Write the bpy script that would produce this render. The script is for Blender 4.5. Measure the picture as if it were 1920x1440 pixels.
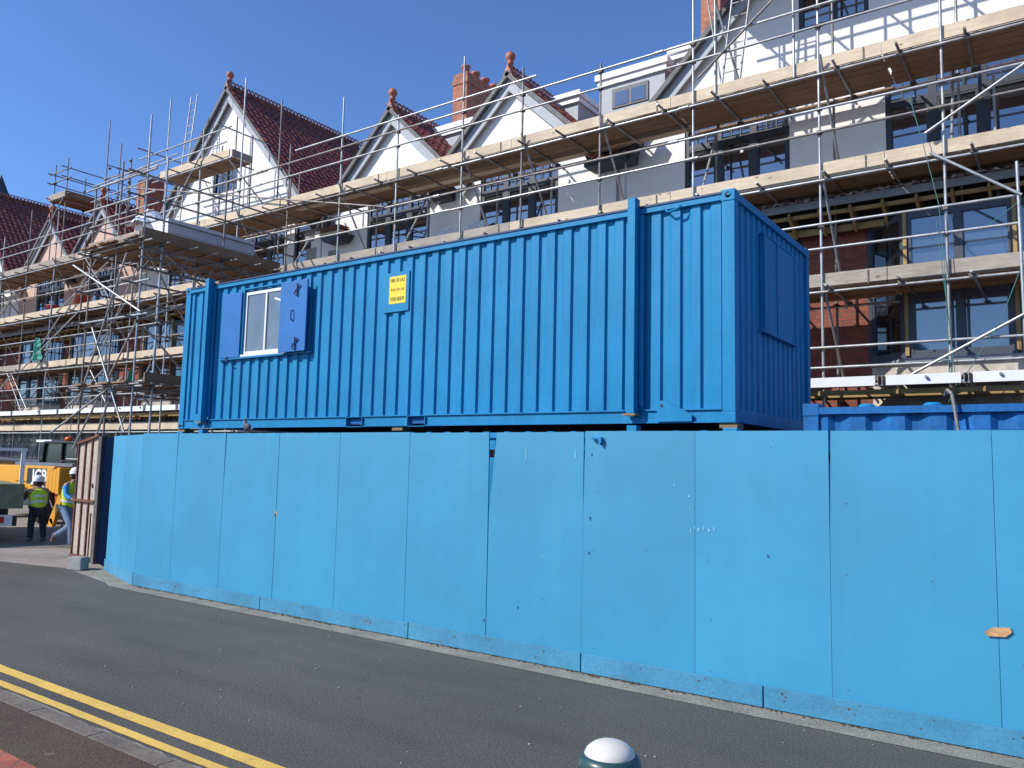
import bpy, bmesh, math, random
from mathutils import Vector, Matrix
random.seed(7)
R = random.random
def U(a, b): return a + (b - a) * R()
rad = math.radians
S = bpy.context.scene
for o in list(bpy.data.objects): bpy.data.objects.remove(o)

# ---------------------------------------------------------------- camera
CAM = Vector((0.0, -7.272, 2.090))
yaw, pitch, roll = rad(35.276), rad(5.680), rad(1.313)
F = Vector((-math.sin(yaw)*math.cos(pitch), math.cos(yaw)*math.cos(pitch), math.sin(pitch)))
r0 = Vector((math.cos(yaw), math.sin(yaw), 0)); u0 = r0.cross(F)
rr = r0*math.cos(roll) + u0*math.sin(roll); uu = -r0*math.sin(roll) + u0*math.cos(roll)
cd = bpy.data.cameras.new('camera'); cam = bpy.data.objects.new('camera', cd)
S.collection.objects.link(cam)
M = Matrix((rr, uu, -F)).transposed().to_4x4(); M.translation = CAM
cam.matrix_world = M
cd.sensor_width = 36; cd.lens = 1501.2/1920*36; cd.clip_end = 3000; cd.clip_start = 0.05
S.camera = cam
# ---------------------------------------------------------------- light
SUN_D = Vector((0.75, 1.0, -0.97)).normalized()       # direction the light travels
elev = math.asin(-SUN_D.z); az = math.atan2(-SUN_D.x, -SUN_D.y)   # compass angle of the sun from +Y
w = bpy.data.worlds.new('World'); S.world = w; w.use_nodes = True
nt = w.node_tree; nt.nodes.clear()
sk = nt.nodes.new('ShaderNodeTexSky'); sk.sky_type = 'NISHITA'; sk.sun_disc = False
sk.sun_elevation = elev; sk.sun_rotation = az; sk.altitude = 0; sk.air_density = 1.0; sk.dust_density = 0.35; sk.ozone_density = 3.0
bg = nt.nodes.new('ShaderNodeBackground'); bg.inputs[1].default_value = 0.122
wo = nt.nodes.new('ShaderNodeOutputWorld')
tn = nt.nodes.new('ShaderNodeVectorMath'); tn.operation = 'MULTIPLY'; tn.inputs[1].default_value = (.79, 1.05, 1.48)
nt.links.new(sk.outputs[0], tn.inputs[0]); nt.links.new(tn.outputs[0], bg.inputs[0]); nt.links.new(bg.outputs[0], wo.inputs[0])
sl = bpy.data.lights.new('sun', 'SUN'); sl.energy = 4.9; sl.angle = rad(0.55); sl.color = (1.0, 0.955, 0.88)
so = bpy.data.objects.new('sun', sl); S.collection.objects.link(so)
so.rotation_euler = SUN_D.to_track_quat('-Z', 'Y').to_euler()
S.view_settings.view_transform = 'Standard'; S.view_settings.look = 'None'
S.view_settings.exposure = 0.05; S.view_settings.gamma = 1.0

# ---------------------------------------------------------------- materials
MATS = {}
def mat(name, col, rough=0.7, metal=0.0, var=0.12, scale=3.0, bump=0.0, bscale=40.0, col2=None, thr=None, spec=0.5, fine=0.0, fscale=60.0, ior=None):
    if name in MATS: return MATS[name]
    m = bpy.data.materials.new(name); m.use_nodes = True; n = m.node_tree.nodes; L = m.node_tree.links
    b = n['Principled BSDF']; b.inputs['Roughness'].default_value = rough; b.inputs['Metallic'].default_value = metal
    b.inputs['Specular IOR Level'].default_value = spec
    if ior: b.inputs['IOR'].default_value = ior
    tc = n.new('ShaderNodeTexCoord')
    no = n.new('ShaderNodeTexNoise'); no.inputs['Scale'].default_value = scale; no.inputs['Detail'].default_value = 6; no.inputs['Roughness'].default_value = 0.6
    L.new(tc.outputs['Object'], no.inputs['Vector'])
    mx = n.new('ShaderNodeMix'); mx.data_type = 'RGBA'
    a = [max(0, c*(1-var)) for c in col]; c2 = [min(1, c*(1+var)) for c in col] if col2 is None else col2
    mx.inputs[6].default_value = (*a, 1); mx.inputs[7].default_value = (*c2, 1)
    mr = n.new('ShaderNodeMapRange')
    t = thr or (0.35, 0.65); mr.inputs[1].default_value = t[0]; mr.inputs[2].default_value = t[1]
    L.new(no.outputs[0], mr.inputs[0]); L.new(mr.outputs[0], mx.inputs[0])
    out = mx.outputs[2]
    if fine > 0:
        n2 = n.new('ShaderNodeTexNoise'); n2.inputs['Scale'].default_value = fscale; n2.inputs['Detail'].default_value = 3
        L.new(tc.outputs['Object'], n2.inputs['Vector'])
        m2 = n.new('ShaderNodeMapRange'); m2.inputs[1].default_value = .3; m2.inputs[2].default_value = .7
        m2.inputs[3].default_value = 1-fine; m2.inputs[4].default_value = 1+fine
        L.new(n2.outputs[0], m2.inputs[0])
        vm = n.new('ShaderNodeVectorMath'); vm.operation = 'SCALE'
        L.new(out, vm.inputs[0]); L.new(m2.outputs[0], vm.inputs['Scale']); out = vm.outputs[0]
    L.new(out, b.inputs['Base Color'])
    if bump > 0:
        n3 = n.new('ShaderNodeTexNoise'); n3.inputs['Scale'].default_value = bscale; n3.inputs['Detail'].default_value = 4
        L.new(tc.outputs['Object'], n3.inputs['Vector'])
        bp = n.new('ShaderNodeBump'); bp.inputs['Strength'].default_value = bump; bp.inputs['Distance'].default_value = 0.02
        L.new(n3.outputs[0], bp.inputs['Height']); L.new(bp.outputs[0], b.inputs['Normal'])
    m['out'] = 1
    MATS[name] = m; return m
def layer(m, scale, vs, lo, hi, col, amt, detail=5):
    n = m.node_tree.nodes; L = m.node_tree.links; b = n['Principled BSDF']; src = b.inputs['Base Color'].links[0].from_socket
    tc = [x for x in n if x.type == 'TEX_COORD'][0]
    mp = n.new('ShaderNodeMapping'); mp.inputs['Scale'].default_value = vs; L.new(tc.outputs['Object'], mp.inputs[0])
    no = n.new('ShaderNodeTexNoise'); no.inputs['Scale'].default_value = scale; no.inputs['Detail'].default_value = detail; no.inputs['Roughness'].default_value = .65
    L.new(mp.outputs[0], no.inputs['Vector'])
    mr = n.new('ShaderNodeMapRange'); mr.inputs[1].default_value = lo; mr.inputs[2].default_value = hi; mr.inputs[4].default_value = amt
    L.new(no.outputs[0], mr.inputs[0]); mx = n.new('ShaderNodeMix'); mx.data_type = 'RGBA'; mx.inputs[7].default_value = (*col, 1)
    L.new(src, mx.inputs[6]); L.new(mr.outputs[0], mx.inputs[0]); L.new(mx.outputs[2], b.inputs['Base Color'])
def per_object(m, a):
    n = m.node_tree.nodes; L = m.node_tree.links; b = n['Principled BSDF']; src = b.inputs['Base Color'].links[0].from_socket
    oi = n.new('ShaderNodeObjectInfo'); mr = n.new('ShaderNodeMapRange'); mr.inputs[3].default_value = 1-a; mr.inputs[4].default_value = 1+a
    L.new(oi.outputs['Random'], mr.inputs[0]); vm = n.new('ShaderNodeVectorMath'); vm.operation = 'SCALE'
    L.new(src, vm.inputs[0]); L.new(mr.outputs[0], vm.inputs['Scale']); L.new(vm.outputs[0], b.inputs['Base Color'])
def wood(name, c1, c2, knots=True, rough=0.75):
    if name in MATS: return MATS[name]
    m = mat(name, c1, rough, var=.1); n = m.node_tree.nodes; L = m.node_tree.links
    b = n['Principled BSDF']; tc = [x for x in n if x.type == 'TEX_COORD'][0]
    mp = n.new('ShaderNodeMapping'); mp.inputs['Scale'].default_value = (0.7, 8, 8)
    L.new(tc.outputs['Object'], mp.inputs[0])
    no = n.new('ShaderNodeTexNoise'); no.inputs['Scale'].default_value = 5; no.inputs['Detail'].default_value = 8; no.inputs['Roughness'].default_value = .65
    L.new(mp.outputs[0], no.inputs['Vector'])
    mr = n.new('ShaderNodeMapRange'); mr.inputs[1].default_value = .35; mr.inputs[2].default_value = .68
    L.new(no.outputs[0], mr.inputs[0])
    mx = n.new('ShaderNodeMix'); mx.data_type = 'RGBA'; mx.inputs[6].default_value = (*c1, 1); mx.inputs[7].default_value = (*c2, 1)
    L.new(mr.outputs[0], mx.inputs[0]); out = mx.outputs[2]
    if knots:
        vo = n.new('ShaderNodeTexVoronoi'); vo.inputs['Scale'].default_value = 2.6
        mp2 = n.new('ShaderNodeMapping'); mp2.inputs['Scale'].default_value = (1, 1.6, 1.6); L.new(tc.outputs['Object'], mp2.inputs[0]); L.new(mp2.outputs[0], vo.inputs['Vector'])
        mk = n.new('ShaderNodeMapRange'); mk.inputs[1].default_value = .05; mk.inputs[2].default_value = .12; mk.inputs[3].default_value = .35; mk.inputs[4].default_value = 1
        L.new(vo.outputs['Distance'], mk.inputs[0])
        vm = n.new('ShaderNodeVectorMath'); vm.operation = 'SCALE'; L.new(out, vm.inputs[0]); L.new(mk.outputs[0], vm.inputs['Scale']); out = vm.outputs[0]
    L.new(out, b.inputs['Base Color']); layer(m, 1.3, (1, 1, 1), .45, .75, tuple(c*.55 for c in c2), .55); layer(m, 14, (1, 1, 1), .68, .72, (.6, .58, .54) if knots else c2, .6); return m
def brick(name, c1, c2, mortar, sc=1.0):
    if name in MATS: return MATS[name]
    m = mat(name, c1, .85); n = m.node_tree.nodes; L = m.node_tree.links; b = n['Principled BSDF']
    tc = [x for x in n if x.type == 'TEX_COORD'][0]
    sp = n.new('ShaderNodeSeparateXYZ'); L.new(tc.outputs['Object'], sp.inputs[0])
    ad = n.new('ShaderNodeMath'); L.new(sp.outputs[0], ad.inputs[0]); L.new(sp.outputs[1], ad.inputs[1])
    cb = n.new('ShaderNodeCombineXYZ'); L.new(ad.outputs[0], cb.inputs[0]); L.new(sp.outputs[2], cb.inputs[1])
    bt = n.new('ShaderNodeTexBrick'); bt.inputs['Scale'].default_value = 1; bt.inputs['Brick Width'].default_value = .225*sc; bt.inputs['Row Height'].default_value = .075*sc
    bt.inputs['Mortar Size'].default_value = .007*sc; bt.inputs['Color1'].default_value = (*c1, 1); bt.inputs['Color2'].default_value = (*c2, 1); bt.inputs['Mortar'].default_value = (*mortar, 1)
    bt.inputs['Bias'].default_value = -.1
    L.new(cb.outputs[0], bt.inputs['Vector'])
    no = [x for x in n if x.type == 'TEX_NOISE'][0]; no.inputs['Scale'].default_value = 9
    mr = n.new('ShaderNodeMapRange'); mr.inputs[1].default_value = .3; mr.inputs[2].default_value = .7; mr.inputs[3].default_value = .75; mr.inputs[4].default_value = 1.25
    L.new(no.outputs[0], mr.inputs[0]); vm = n.new('ShaderNodeVectorMath'); vm.operation = 'SCALE'
    L.new(bt.outputs[0], vm.inputs[0]); L.new(mr.outputs[0], vm.inputs['Scale']); L.new(vm.outputs[0], b.inputs['Base Color'])
    bp = n.new('ShaderNodeBump'); bp.inputs['Strength'].default_value = .6; bp.inputs['Distance'].default_value = .01; bp.invert = True
    L.new(bt.outputs['Fac'], bp.inputs['Height']); L.new(bp.outputs[0], b.inputs['Normal'])
    return m
def asphalt(name, c, speck, patch):
    if name in MATS: return MATS[name]
    m = mat(name, c, .88, var=patch, scale=.35, fine=.34, fscale=48, bump=.8, bscale=110)
    n = m.node_tree.nodes; L = m.node_tree.links; b = n['Principled BSDF']; src = b.inputs['Base Color'].links[0].from_socket
    tc = [x for x in n if x.type == 'TEX_COORD'][0]
    # second octave of broad tyre-worn patches stretched along the road
    mp = n.new('ShaderNodeMapping'); mp.inputs['Scale'].default_value = (.25, 1.6, 1); L.new(tc.outputs['Object'], mp.inputs[0])
    nn = n.new('ShaderNodeTexNoise'); nn.inputs['Scale'].default_value = 1.4; nn.inputs['Detail'].default_value = 5; L.new(mp.outputs[0], nn.inputs['Vector'])
    mr = n.new('ShaderNodeMapRange'); mr.inputs[1].default_value = .3; mr.inputs[2].default_value = .7; mr.inputs[3].default_value = .86; mr.inputs[4].default_value = 1.14
    L.new(nn.outputs[0], mr.inputs[0]); vm = n.new('ShaderNodeVectorMath'); vm.operation = 'SCALE'; L.new(src, vm.inputs[0]); L.new(mr.outputs[0], vm.inputs['Scale'])
    # pale stone chips
    vo = n.new('ShaderNodeTexVoronoi'); vo.inputs['Scale'].default_value = 42; L.new(tc.outputs['Object'], vo.inputs['Vector'])
    lt = n.new('ShaderNodeMath'); lt.operation = 'LESS_THAN'; lt.inputs[1].default_value = .17; L.new(vo.outputs['Distance'], lt.inputs[0])
    mx = n.new('ShaderNodeMix'); mx.data_type = 'RGBA'; mx.inputs[7].default_value = (*speck, 1); L.new(vm.outputs[0], mx.inputs[6])
    ml = n.new('ShaderNodeMath'); ml.operation = 'MULTIPLY'; ml.inputs[1].default_value = .35; L.new(lt.outputs[0], ml.inputs[0]); L.new(ml.outputs[0], mx.inputs[0])
    L.new(mx.outputs[2], b.inputs['Base Color']); return m

CBLUE = mat('container blue paint', (.009, .203, .405), .55, spec=.25, var=.10, scale=.9, fine=.06, fscale=25, bump=.22, bscale=3)
layer(CBLUE, 2.2, (3, 3, .25), .5, .72, (.03, .27, .50), .45)
layer(CBLUE, 3.0, (4, 4, .3), .60, .74, (.012, .10, .24), .4)
layer(CBLUE, 11, (1, 1, 1), .73, .76, (.10, .05, .03), .7)
CBLUE2 = mat('second blue paint', (.012, .12, .33), .6, spec=.25, var=.18, scale=2.5, fine=.1, fscale=20)
layer(CBLUE2, 5, (1, 1, .6), .66, .72, (.06, .05, .05), .6)
SHUT = mat('shutter blue paint', (.012, .14, .40), .5, var=.08, scale=2)
layer(SHUT, 6, (1, 1, 1), .70, .74, (.01, .08, .2), .6)
def hoarding_blue():
    m = mat('hoarding blue paint', (.042, .272, .438), .5, var=.07, scale=.8, fine=.06, fscale=90, bump=.10, bscale=5)
    n = m.node_tree.nodes; L = m.node_tree.links; b = n['Principled BSDF']; src = b.inputs['Base Color'].links[0].from_socket
    tc = [x for x in n if x.type == 'TEX_COORD'][0]
    def spots(scale, lo, hi, col, amt, vec=None, detail=5):
        nonlocal src
        no = n.new('ShaderNodeTexNoise'); no.inputs['Scale'].default_value = scale; no.inputs['Detail'].default_value = detail; no.inputs['Roughness'].default_value = .65
        L.new(vec or tc.outputs['Object'], no.inputs['Vector'])
        mr = n.new('ShaderNodeMapRange'); mr.inputs[1].default_value = lo; mr.inputs[2].default_value = hi; mr.inputs[4].default_value = amt
        L.new(no.outputs[0], mr.inputs[0]); mx = n.new('ShaderNodeMix'); mx.data_type = 'RGBA'; mx.inputs[7].default_value = (*col, 1)
        L.new(src, mx.inputs[6]); L.new(mr.outputs[0], mx.inputs[0]); src = mx.outputs[2]
    spots(6.5, .735, .76, (.03, .12, .24), .5)
    spots(9.3, .765, .785, (.40, .58, .7), .6)
    mp = n.new('ShaderNodeMapping'); mp.inputs['Scale'].default_value = (2.6, 2.6, .18); L.new(tc.outputs['Object'], mp.inputs[0])
    spots(1.3, .5, .8, (.07, .33, .49), .3, mp.outputs[0])
    L.new(src, b.inputs['Base Color']); return m
HOARD = hoarding_blue(); per_object(HOARD, .035)
KICK = mat('weathered blue kick board', (.052, .235, .37), .85, var=.14, scale=1.7, fine=.10, fscale=40, bump=.2)
GALV = [mat('galvanised tube', (.44, .45, .44), .42, .55, var=.2, scale=4, fine=.12, fscale=30),
        mat('dull galvanised tube', (.36, .36, .35), .5, .5, var=.28, scale=3, fine=.15, fscale=30),
        mat('brown stained tube', (.24, .215, .20), .6, .4, var=.35, scale=3, fine=.2, fscale=30)]
COUP = mat('rusty coupler steel', (.13, .105, .09), .65, .4, var=.4, scale=12)
NEWB = wood('new pale board', (.70, .57, .40), (.54, .41, .27))
OLDB = wood('old grey board', (.44, .38, .30), (.29, .24, .19))
MIDB = wood('worn brown board', (.33, .20, .105), (.20, .115, .06))
DKB = wood('dark stained board', (.20, .125, .07), (.12, .075, .045))
YTIM = wood('yellow treated timber', (.46, .31, .12), (.30, .19, .07), False)
WHITE = mat('white render', (.80, .79, .74), .85, var=.04, scale=1.2, fine=.03, fscale=14, bump=.12, bscale=30)
layer(WHITE, 1.6, (1, 1, .35), .55, .78, (.60, .58, .52), .5)
PINK = mat('pink render', (.62, .42, .33), .85, var=.1, scale=1.4, fine=.05, fscale=14, bump=.12, bscale=30)
CREAM = mat('cream stone', (.50, .45, .38), .85, var=.25, scale=3, fine=.1)
BRICK = brick('red brick', (.31, .080, .045), (.20, .052, .034), (.13, .09, .07))
BRICKO = brick('orange chimney brick', (.46, .165, .09), (.33, .105, .06), (.30, .22, .17))
TILE = mat('red clay tile', (.20, .050, .024), .42, var=.5, scale=7, fine=.2, fscale=18)
TILE2 = mat('dusty canopy tile', (.40, .27, .22), .7, var=.35, scale=6, col2=(.62, .56, .52), thr=(.45, .6))
TERRA = mat('terracotta', (.42, .135, .08), .6, var=.2, scale=8)
SLATE = mat('slate grey paint', (.034, .041, .053), .5, var=.12)
GREYP = mat('mid grey paint', (.25, .27, .29), .6, var=.08)
VERGE = mat('grey verge board', (.13, .13, .125), .7, var=.2, scale=4)
BARGE = mat('blue grey barge board', (.36, .39, .42), .6, var=.06)
PALEG = mat('pale grey board', (.36, .39, .41), .6, var=.08)
LEAD = mat('white fascia board', (.76, .77, .78), .5, var=.04)
DARKIN = mat('painted unlit dark', (.03, .03, .032), .9)  # near-black colour paints the dark of unlit rooms and hollows
BLACK = mat('black plastic and hollow shade', (.018, .018, .02), .45)
SHEET = mat('black polythene', (.05, .052, .055), .35, var=.5, scale=3, bump=1.0, bscale=4)
WSHEET = mat('white polythene', (.72, .74, .76), .4, var=.08, bump=.9, bscale=7)
INSSHADE = mat('insulation board painted side shade', (.60, .61, .63), .55, var=.05)
INSW = mat('white insulation board', (.80, .80, .80), .6, var=.04)
GLASS = mat('window glass', (.014, .02, .026), .04, 0, var=.1, ior=3.1)
GLASSB = mat('glass with painted sky tint', (.05, .075, .11), .05, 0, var=.2, scale=.7, ior=2.6)  # bluer base puts sky reflection into the colour of front bay panes
ALU = mat('white aluminium', (.74, .75, .76), .4, .1, var=.04)
RUST = mat('rusty steel', (.16, .065, .035), .8, .2, var=.4, scale=6)
GATEB = wood('weathered gate sheet', (.50, .42, .36), (.36, .29, .24), False)
CONC = mat('concrete', (.30, .29, .27), .9, var=.15, scale=6, fine=.15, fscale=50, bump=.4)
YPAINT = mat('plant yellow paint', (.72, .33, .010), .4, var=.06)
WPNT = mat('white paint', (.80, .80, .78), .4, var=.03)
HIVIS = mat('hi vis yellow cloth', (.55, .72, .03), .8, var=.06)
REFL = mat('silver reflective tape', (.62, .64, .64), .4, var=.05)
SKIN = mat('skin', (.42, .23, .16), .6, var=.05)
DTRO = mat('dark work trousers', (.02, .022, .03), .9, var=.1)
JEAN = mat('faded jeans', (.14, .20, .29), .9, var=.25, scale=9)
BSHIRT = mat('blue shirt', (.05, .28, .60), .8, var=.08)
BOOT = mat('tan boot', (.14, .10, .07), .8, var=.2)
GREEN = mat('green debris net', (.10, .42, .30), .7, var=.15, scale=9)
REDB = mat('red plastic', (.55, .08, .06), .5, var=.06)
BGREEN = mat('dark green bollard paint', (.028, .085, .088), .35, var=.25, scale=14, col2=(.16, .2, .19), thr=(.62, .72))
BWHITE = mat('glossy white cap paint', (.66, .62, .54), .35, var=.06)
layer(BWHITE, 30, (1, 1, 1), .66, .7, (.3, .27, .22), .6)
layer(KICK, 5, (.5, 1, 2.5), .58, .72, (.10, .13, .14), .5)
SIGNY = mat('yellow sign', (.80, .62, .03), .5, var=.02)
INK = mat('black ink', (.02, .02, .02), .5)
INKR = mat('brown ink', (.16, .05, .01), .5)
PIG = mat('pigeon feathers', (.12, .13, .16), .8, var=.35, scale=25)
GTRK = mat('grimy green truck body', (.17, .18, .11), .6, var=.3, scale=4, fine=.2)
REDL = mat('red lamp plastic', (.45, .02, .015), .3)
AMBER = mat('amber beacon plastic', (.75, .13, .01), .3)
ROADM = asphalt('asphalt', (.098, .089, .074), (.26, .25, .24), .10)
PAVM = asphalt('brown footway tarmac', (.094, .056, .034), (.26, .2, .16), .3)
layer(PAVM, 2.2, (1, 1, 1), .5, .68, (.10, .085, .04), .7)
layer(PAVM, 4.5, (1, 1, 1), .62, .70, (.22, .19, .16), .6)
layer(ROADM, 1.1, (.5, 1, 1), .55, .75, (.115, .10, .085), .6)
layer(ROADM, 2.7, (1, 1, 1), .64, .7, (.055, .055, .055), .4)
VERM = mat('gritty verge', (.235, .22, .175), .95, var=.2, scale=3, fine=.3, fscale=45, bump=.6, bscale=60)
HARD = mat('dusty hardstanding', (.27, .235, .20), .95, var=.22, scale=.7, fine=.2, fscale=30, bump=.4, bscale=30)
KERB = mat('kerb concrete', (.15, .122, .095), .9, var=.22, scale=2.5, fine=.2, fscale=40, bump=.3)
YLINE = mat('yellow road paint', (.72, .46, .09), .75, var=.09, scale=3, fine=.12, fscale=60, bump=.3, bscale=120)
layer(YLINE, 16, (1, 1, 1), .60, .68, (.30, .22, .10), .6)
BRPAV = brick('red paving brick', (.36, .10, .06), (.26, .08, .05), (.12, .09, .07))
GRASSM = mat('far ground', (.16, .15, .12), .95, var=.2, scale=.3)

# ---------------------------------------------------------------- mesh builder
def wloc(o):
    v = Vector(o.location)
    while o.parent: o = o.parent; v = v + Vector(o.location)
    return v
class MB:
    def __init__(s, smooth=False): s.v = []; s.f = []; s.mi = []; s.ms = []; s.cur = 0; s.sm = smooth
    def use(s, m):
        if m not in s.ms: s.ms.append(m)
        s.cur = s.ms.index(m); return s
    def add(s, vs, fs):
        k = len(s.v); s.v += [tuple(v) for v in vs]; s.f += [tuple(i+k for i in f) for f in fs]; s.mi += [s.cur]*len(fs); return s
    def box(s, x0, x1, y0, y1, z0, z1):
        v = [(x, y, z) for z in (z0, z1) for y in (y0, y1) for x in (x0, x1)]
        return s.add(v, [(0, 2, 3, 1), (4, 5, 7, 6), (0, 1, 5, 4), (2, 6, 7, 3), (0, 4, 6, 2), (1, 3, 7, 5)])
    def obox(s, p, q, wd, hd, up=(0, 0, 1)):            # a box bar from p to q, wd across, hd along 'up'
        p = Vector(p); q = Vector(q); d = (q-p).normalized(); up = Vector(up)
        a = d.cross(up); a = a.normalized() if a.length > 1e-4 else Vector((1, 0, 0)); b = a.cross(d)
        v = []
        for c in (p, q):
            for i, j in ((-1, -1), (1, -1), (1, 1), (-1, 1)): v.append(c + a*wd/2*i + b*hd/2*j)
        return s.add(v, [(0, 1, 2, 3), (7, 6, 5, 4), (0, 4, 5, 1), (1, 5, 6, 2), (2, 6, 7, 3), (3, 7, 4, 0)])
    def tube(s, p, q, r, n=8, r2=None, hollow=False):
        p = Vector(p); q = Vector(q); d = (q-p).normalized(); a = d.orthogonal().normalized(); b = d.cross(a); r2 = r if r2 is None else r2
        v = []
        for c, ra in ((p, r), (q, r2)):
            for i in range(n):
                t = 2*math.pi*i/n; v.append(c + (a*math.cos(t)+b*math.sin(t))*ra)
        f = [(i, (i+1) % n, n+(i+1) % n, n+i) for i in range(n)]
        s.add(v, f)
        for c, ra, sg in ((p, r, 1), (q, r2, -1)):
            vv = [c + (a*math.cos(2*math.pi*i/n)+b*math.sin(2*math.pi*i/n))*ra for i in range(n)]
            s.add(vv, [tuple(range(n)) if sg < 0 else tuple(reversed(range(n)))])
        return s
    def path(s, pts, r, n=6):
        for a, b in zip(pts, pts[1:]): s.tube(a, b, r, n)
        return s
    def poly(s, pts, axis, a, b):                       # extrude a polygon (2D pts) along axis from a to b
        def P(u, w_, t): return {'x': (t, u, w_), 'y': (u, t, w_), 'z': (u, w_, t)}[axis]
        n = len(pts); v = [P(u, w_, a) for u, w_ in pts] + [P(u, w_, b) for u, w_ in pts]
        ar = sum(pts[i][0]*pts[(i+1) % n][1]-pts[(i+1) % n][0]*pts[i][1] for i in range(n))
        f = [(i, (i+1) % n, n+(i+1) % n, n+i) for i in range(n)] + [tuple(reversed(range(n))), tuple(range(n, 2*n))]
        return s.add(v, f)
    def lathe(s, c, prof, n=20, axis='z'):
        c = Vector(c); v = []; m = len(prof)
        for r, z in prof:
            for i in range(n):
                t = 2*math.pi*i/n
                o = Vector((r*math.cos(t), r*math.sin(t), z))
                if axis == 'y': o = Vector((o.x, o.z, o.y))
                if axis == 'x': o = Vector((o.z, o.x, o.y))
                v.append(c+o)
        f = []
        for j in range(m-1):
            for i in range(n): f.append((j*n+i, j*n+(i+1) % n, (j+1)*n+(i+1) % n, (j+1)*n+i))
        f.append(tuple(range(n))); f.append(tuple(range((m-1)*n, m*n)))
        return s.add(v, f)
    def ball(s, c, r, n=12, sc=(1, 1, 1)):
        c = Vector(c); m = n//2; v = [c+Vector((0, 0, -r*sc[2]))]
        for j in range(1, m):
            ph = -math.pi/2+math.pi*j/m
            for i in range(n): t = 2*math.pi*i/n; v.append(c+Vector((r*math.cos(ph)*math.cos(t)*sc[0], r*math.cos(ph)*math.sin(t)*sc[1], r*math.sin(ph)*sc[2])))
        v.append(c+Vector((0, 0, r*sc[2]))); f = [(0, 1+(i+1) % n, 1+i) for i in range(n)]
        for j in range(m-2):
            for i in range(n): f.append((1+j*n+i, 1+j*n+(i+1) % n, 1+(j+1)*n+(i+1) % n, 1+(j+1)*n+i))
        k = 1+(m-2)*n; f += [(k+i, k+(i+1) % n, len(v)-1) for i in range(n)]
        return s.add(v, f)
    def rot(s, c, ang, axis='Z'):
        Mx = Matrix.Rotation(ang, 3, axis); c = Vector(c); s.v = [tuple(c + Mx @ (Vector(v)-c)) for v in s.v]; return s
    def merge(s, o):
        k = len(s.v); s.v += o.v
        for f, mi in zip(o.f, o.mi):
            s.f.append(tuple(i+k for i in f)); m = o.ms[mi]
            if m not in s.ms: s.ms.append(m)
            s.mi.append(s.ms.index(m))
        return s
    def build(s, name, m=None, parent=None, fix=True, bevel=0):
        if m is not None and not s.ms: s.ms = [m]
        off = wloc(parent) if parent else Vector((0, 0, 0))
        me = bpy.data.meshes.new(name); me.from_pydata([tuple(Vector(v)-off) for v in s.v], [], s.f)
        for mm in s.ms: me.materials.append(mm)
        me.polygons.foreach_set('material_index', s.mi)
        if fix:
            bm = bmesh.new(); bm.from_mesh(me); bmesh.ops.recalc_face_normals(bm, faces=bm.faces); bm.to_mesh(me); bm.free()
        if s.sm: me.polygons.foreach_set('use_smooth', [True]*len(me.polygons))
        o = bpy.data.objects.new(name, me); S.collection.objects.link(o)
        if parent: o.parent = parent
        if bevel:
            bv = o.modifiers.new('bevel', 'BEVEL'); bv.width = bevel; bv.segments = 2; bv.limit_method = 'ANGLE'
        return o
def mb(m=None, smooth=False):
    b = MB(smooth)
    if m: b.use(m)
    return b
def thing(name, label, cat, loc=(0, 0, 0), group=None):
    o = bpy.data.objects.new(name, None); S.collection.objects.link(o); o.location = loc; o.empty_display_size = .2
    o['label'] = label; o['category'] = cat
    if group: o['group'] = group
    return o
def tag(o, label, cat, group=None):
    o['label'] = label; o['category'] = cat
    if group: o['group'] = group
    return o
def struct(o): o['kind'] = 'structure'; return o
def text(name, body, size, m, parent, loc, rotz=0, depth=.003, align='CENTER', sx=1, bold=0):
    c = bpy.data.curves.new(name, 'FONT'); c.body = body; c.size = size; c.extrude = depth; c.align_x = align; c.align_y = 'CENTER'; c.offset = bold
    tmp = bpy.data.objects.new(name, c); S.collection.objects.link(tmp); bpy.context.view_layer.update()
    me = bpy.data.meshes.new_from_object(tmp.evaluated_get(bpy.context.evaluated_depsgraph_get())); bpy.data.objects.remove(tmp); bpy.data.curves.remove(c)
    me.name = name; me.materials.clear(); me.materials.append(m)
    o = bpy.data.objects.new(name, me); S.collection.objects.link(o)
    o.rotation_euler = (rad(90), 0, rotz); o.scale = (sx, 1, 1)
    if parent: o.parent = parent; o.location = Vector(loc)-wloc(parent)
    else: o.location = loc
    return o
def many(name, items, parent, limit=95):
    """items: list of MB; nearest ones become parts, the rest one stuff part"""
    def key(b):
        c = Vector(b.v[0]); return (c-CAM).length
    items = sorted(items, key=key)
    for b in items[:limit]: b.build(name, None, parent, fix=False)
    if len(items) > limit:
        g = MB(items[0].sm)
        for b in items[limit:]: g.merge(b)
        o = g.build(name, None, parent, fix=False); o['kind'] = 'stuff'

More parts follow.
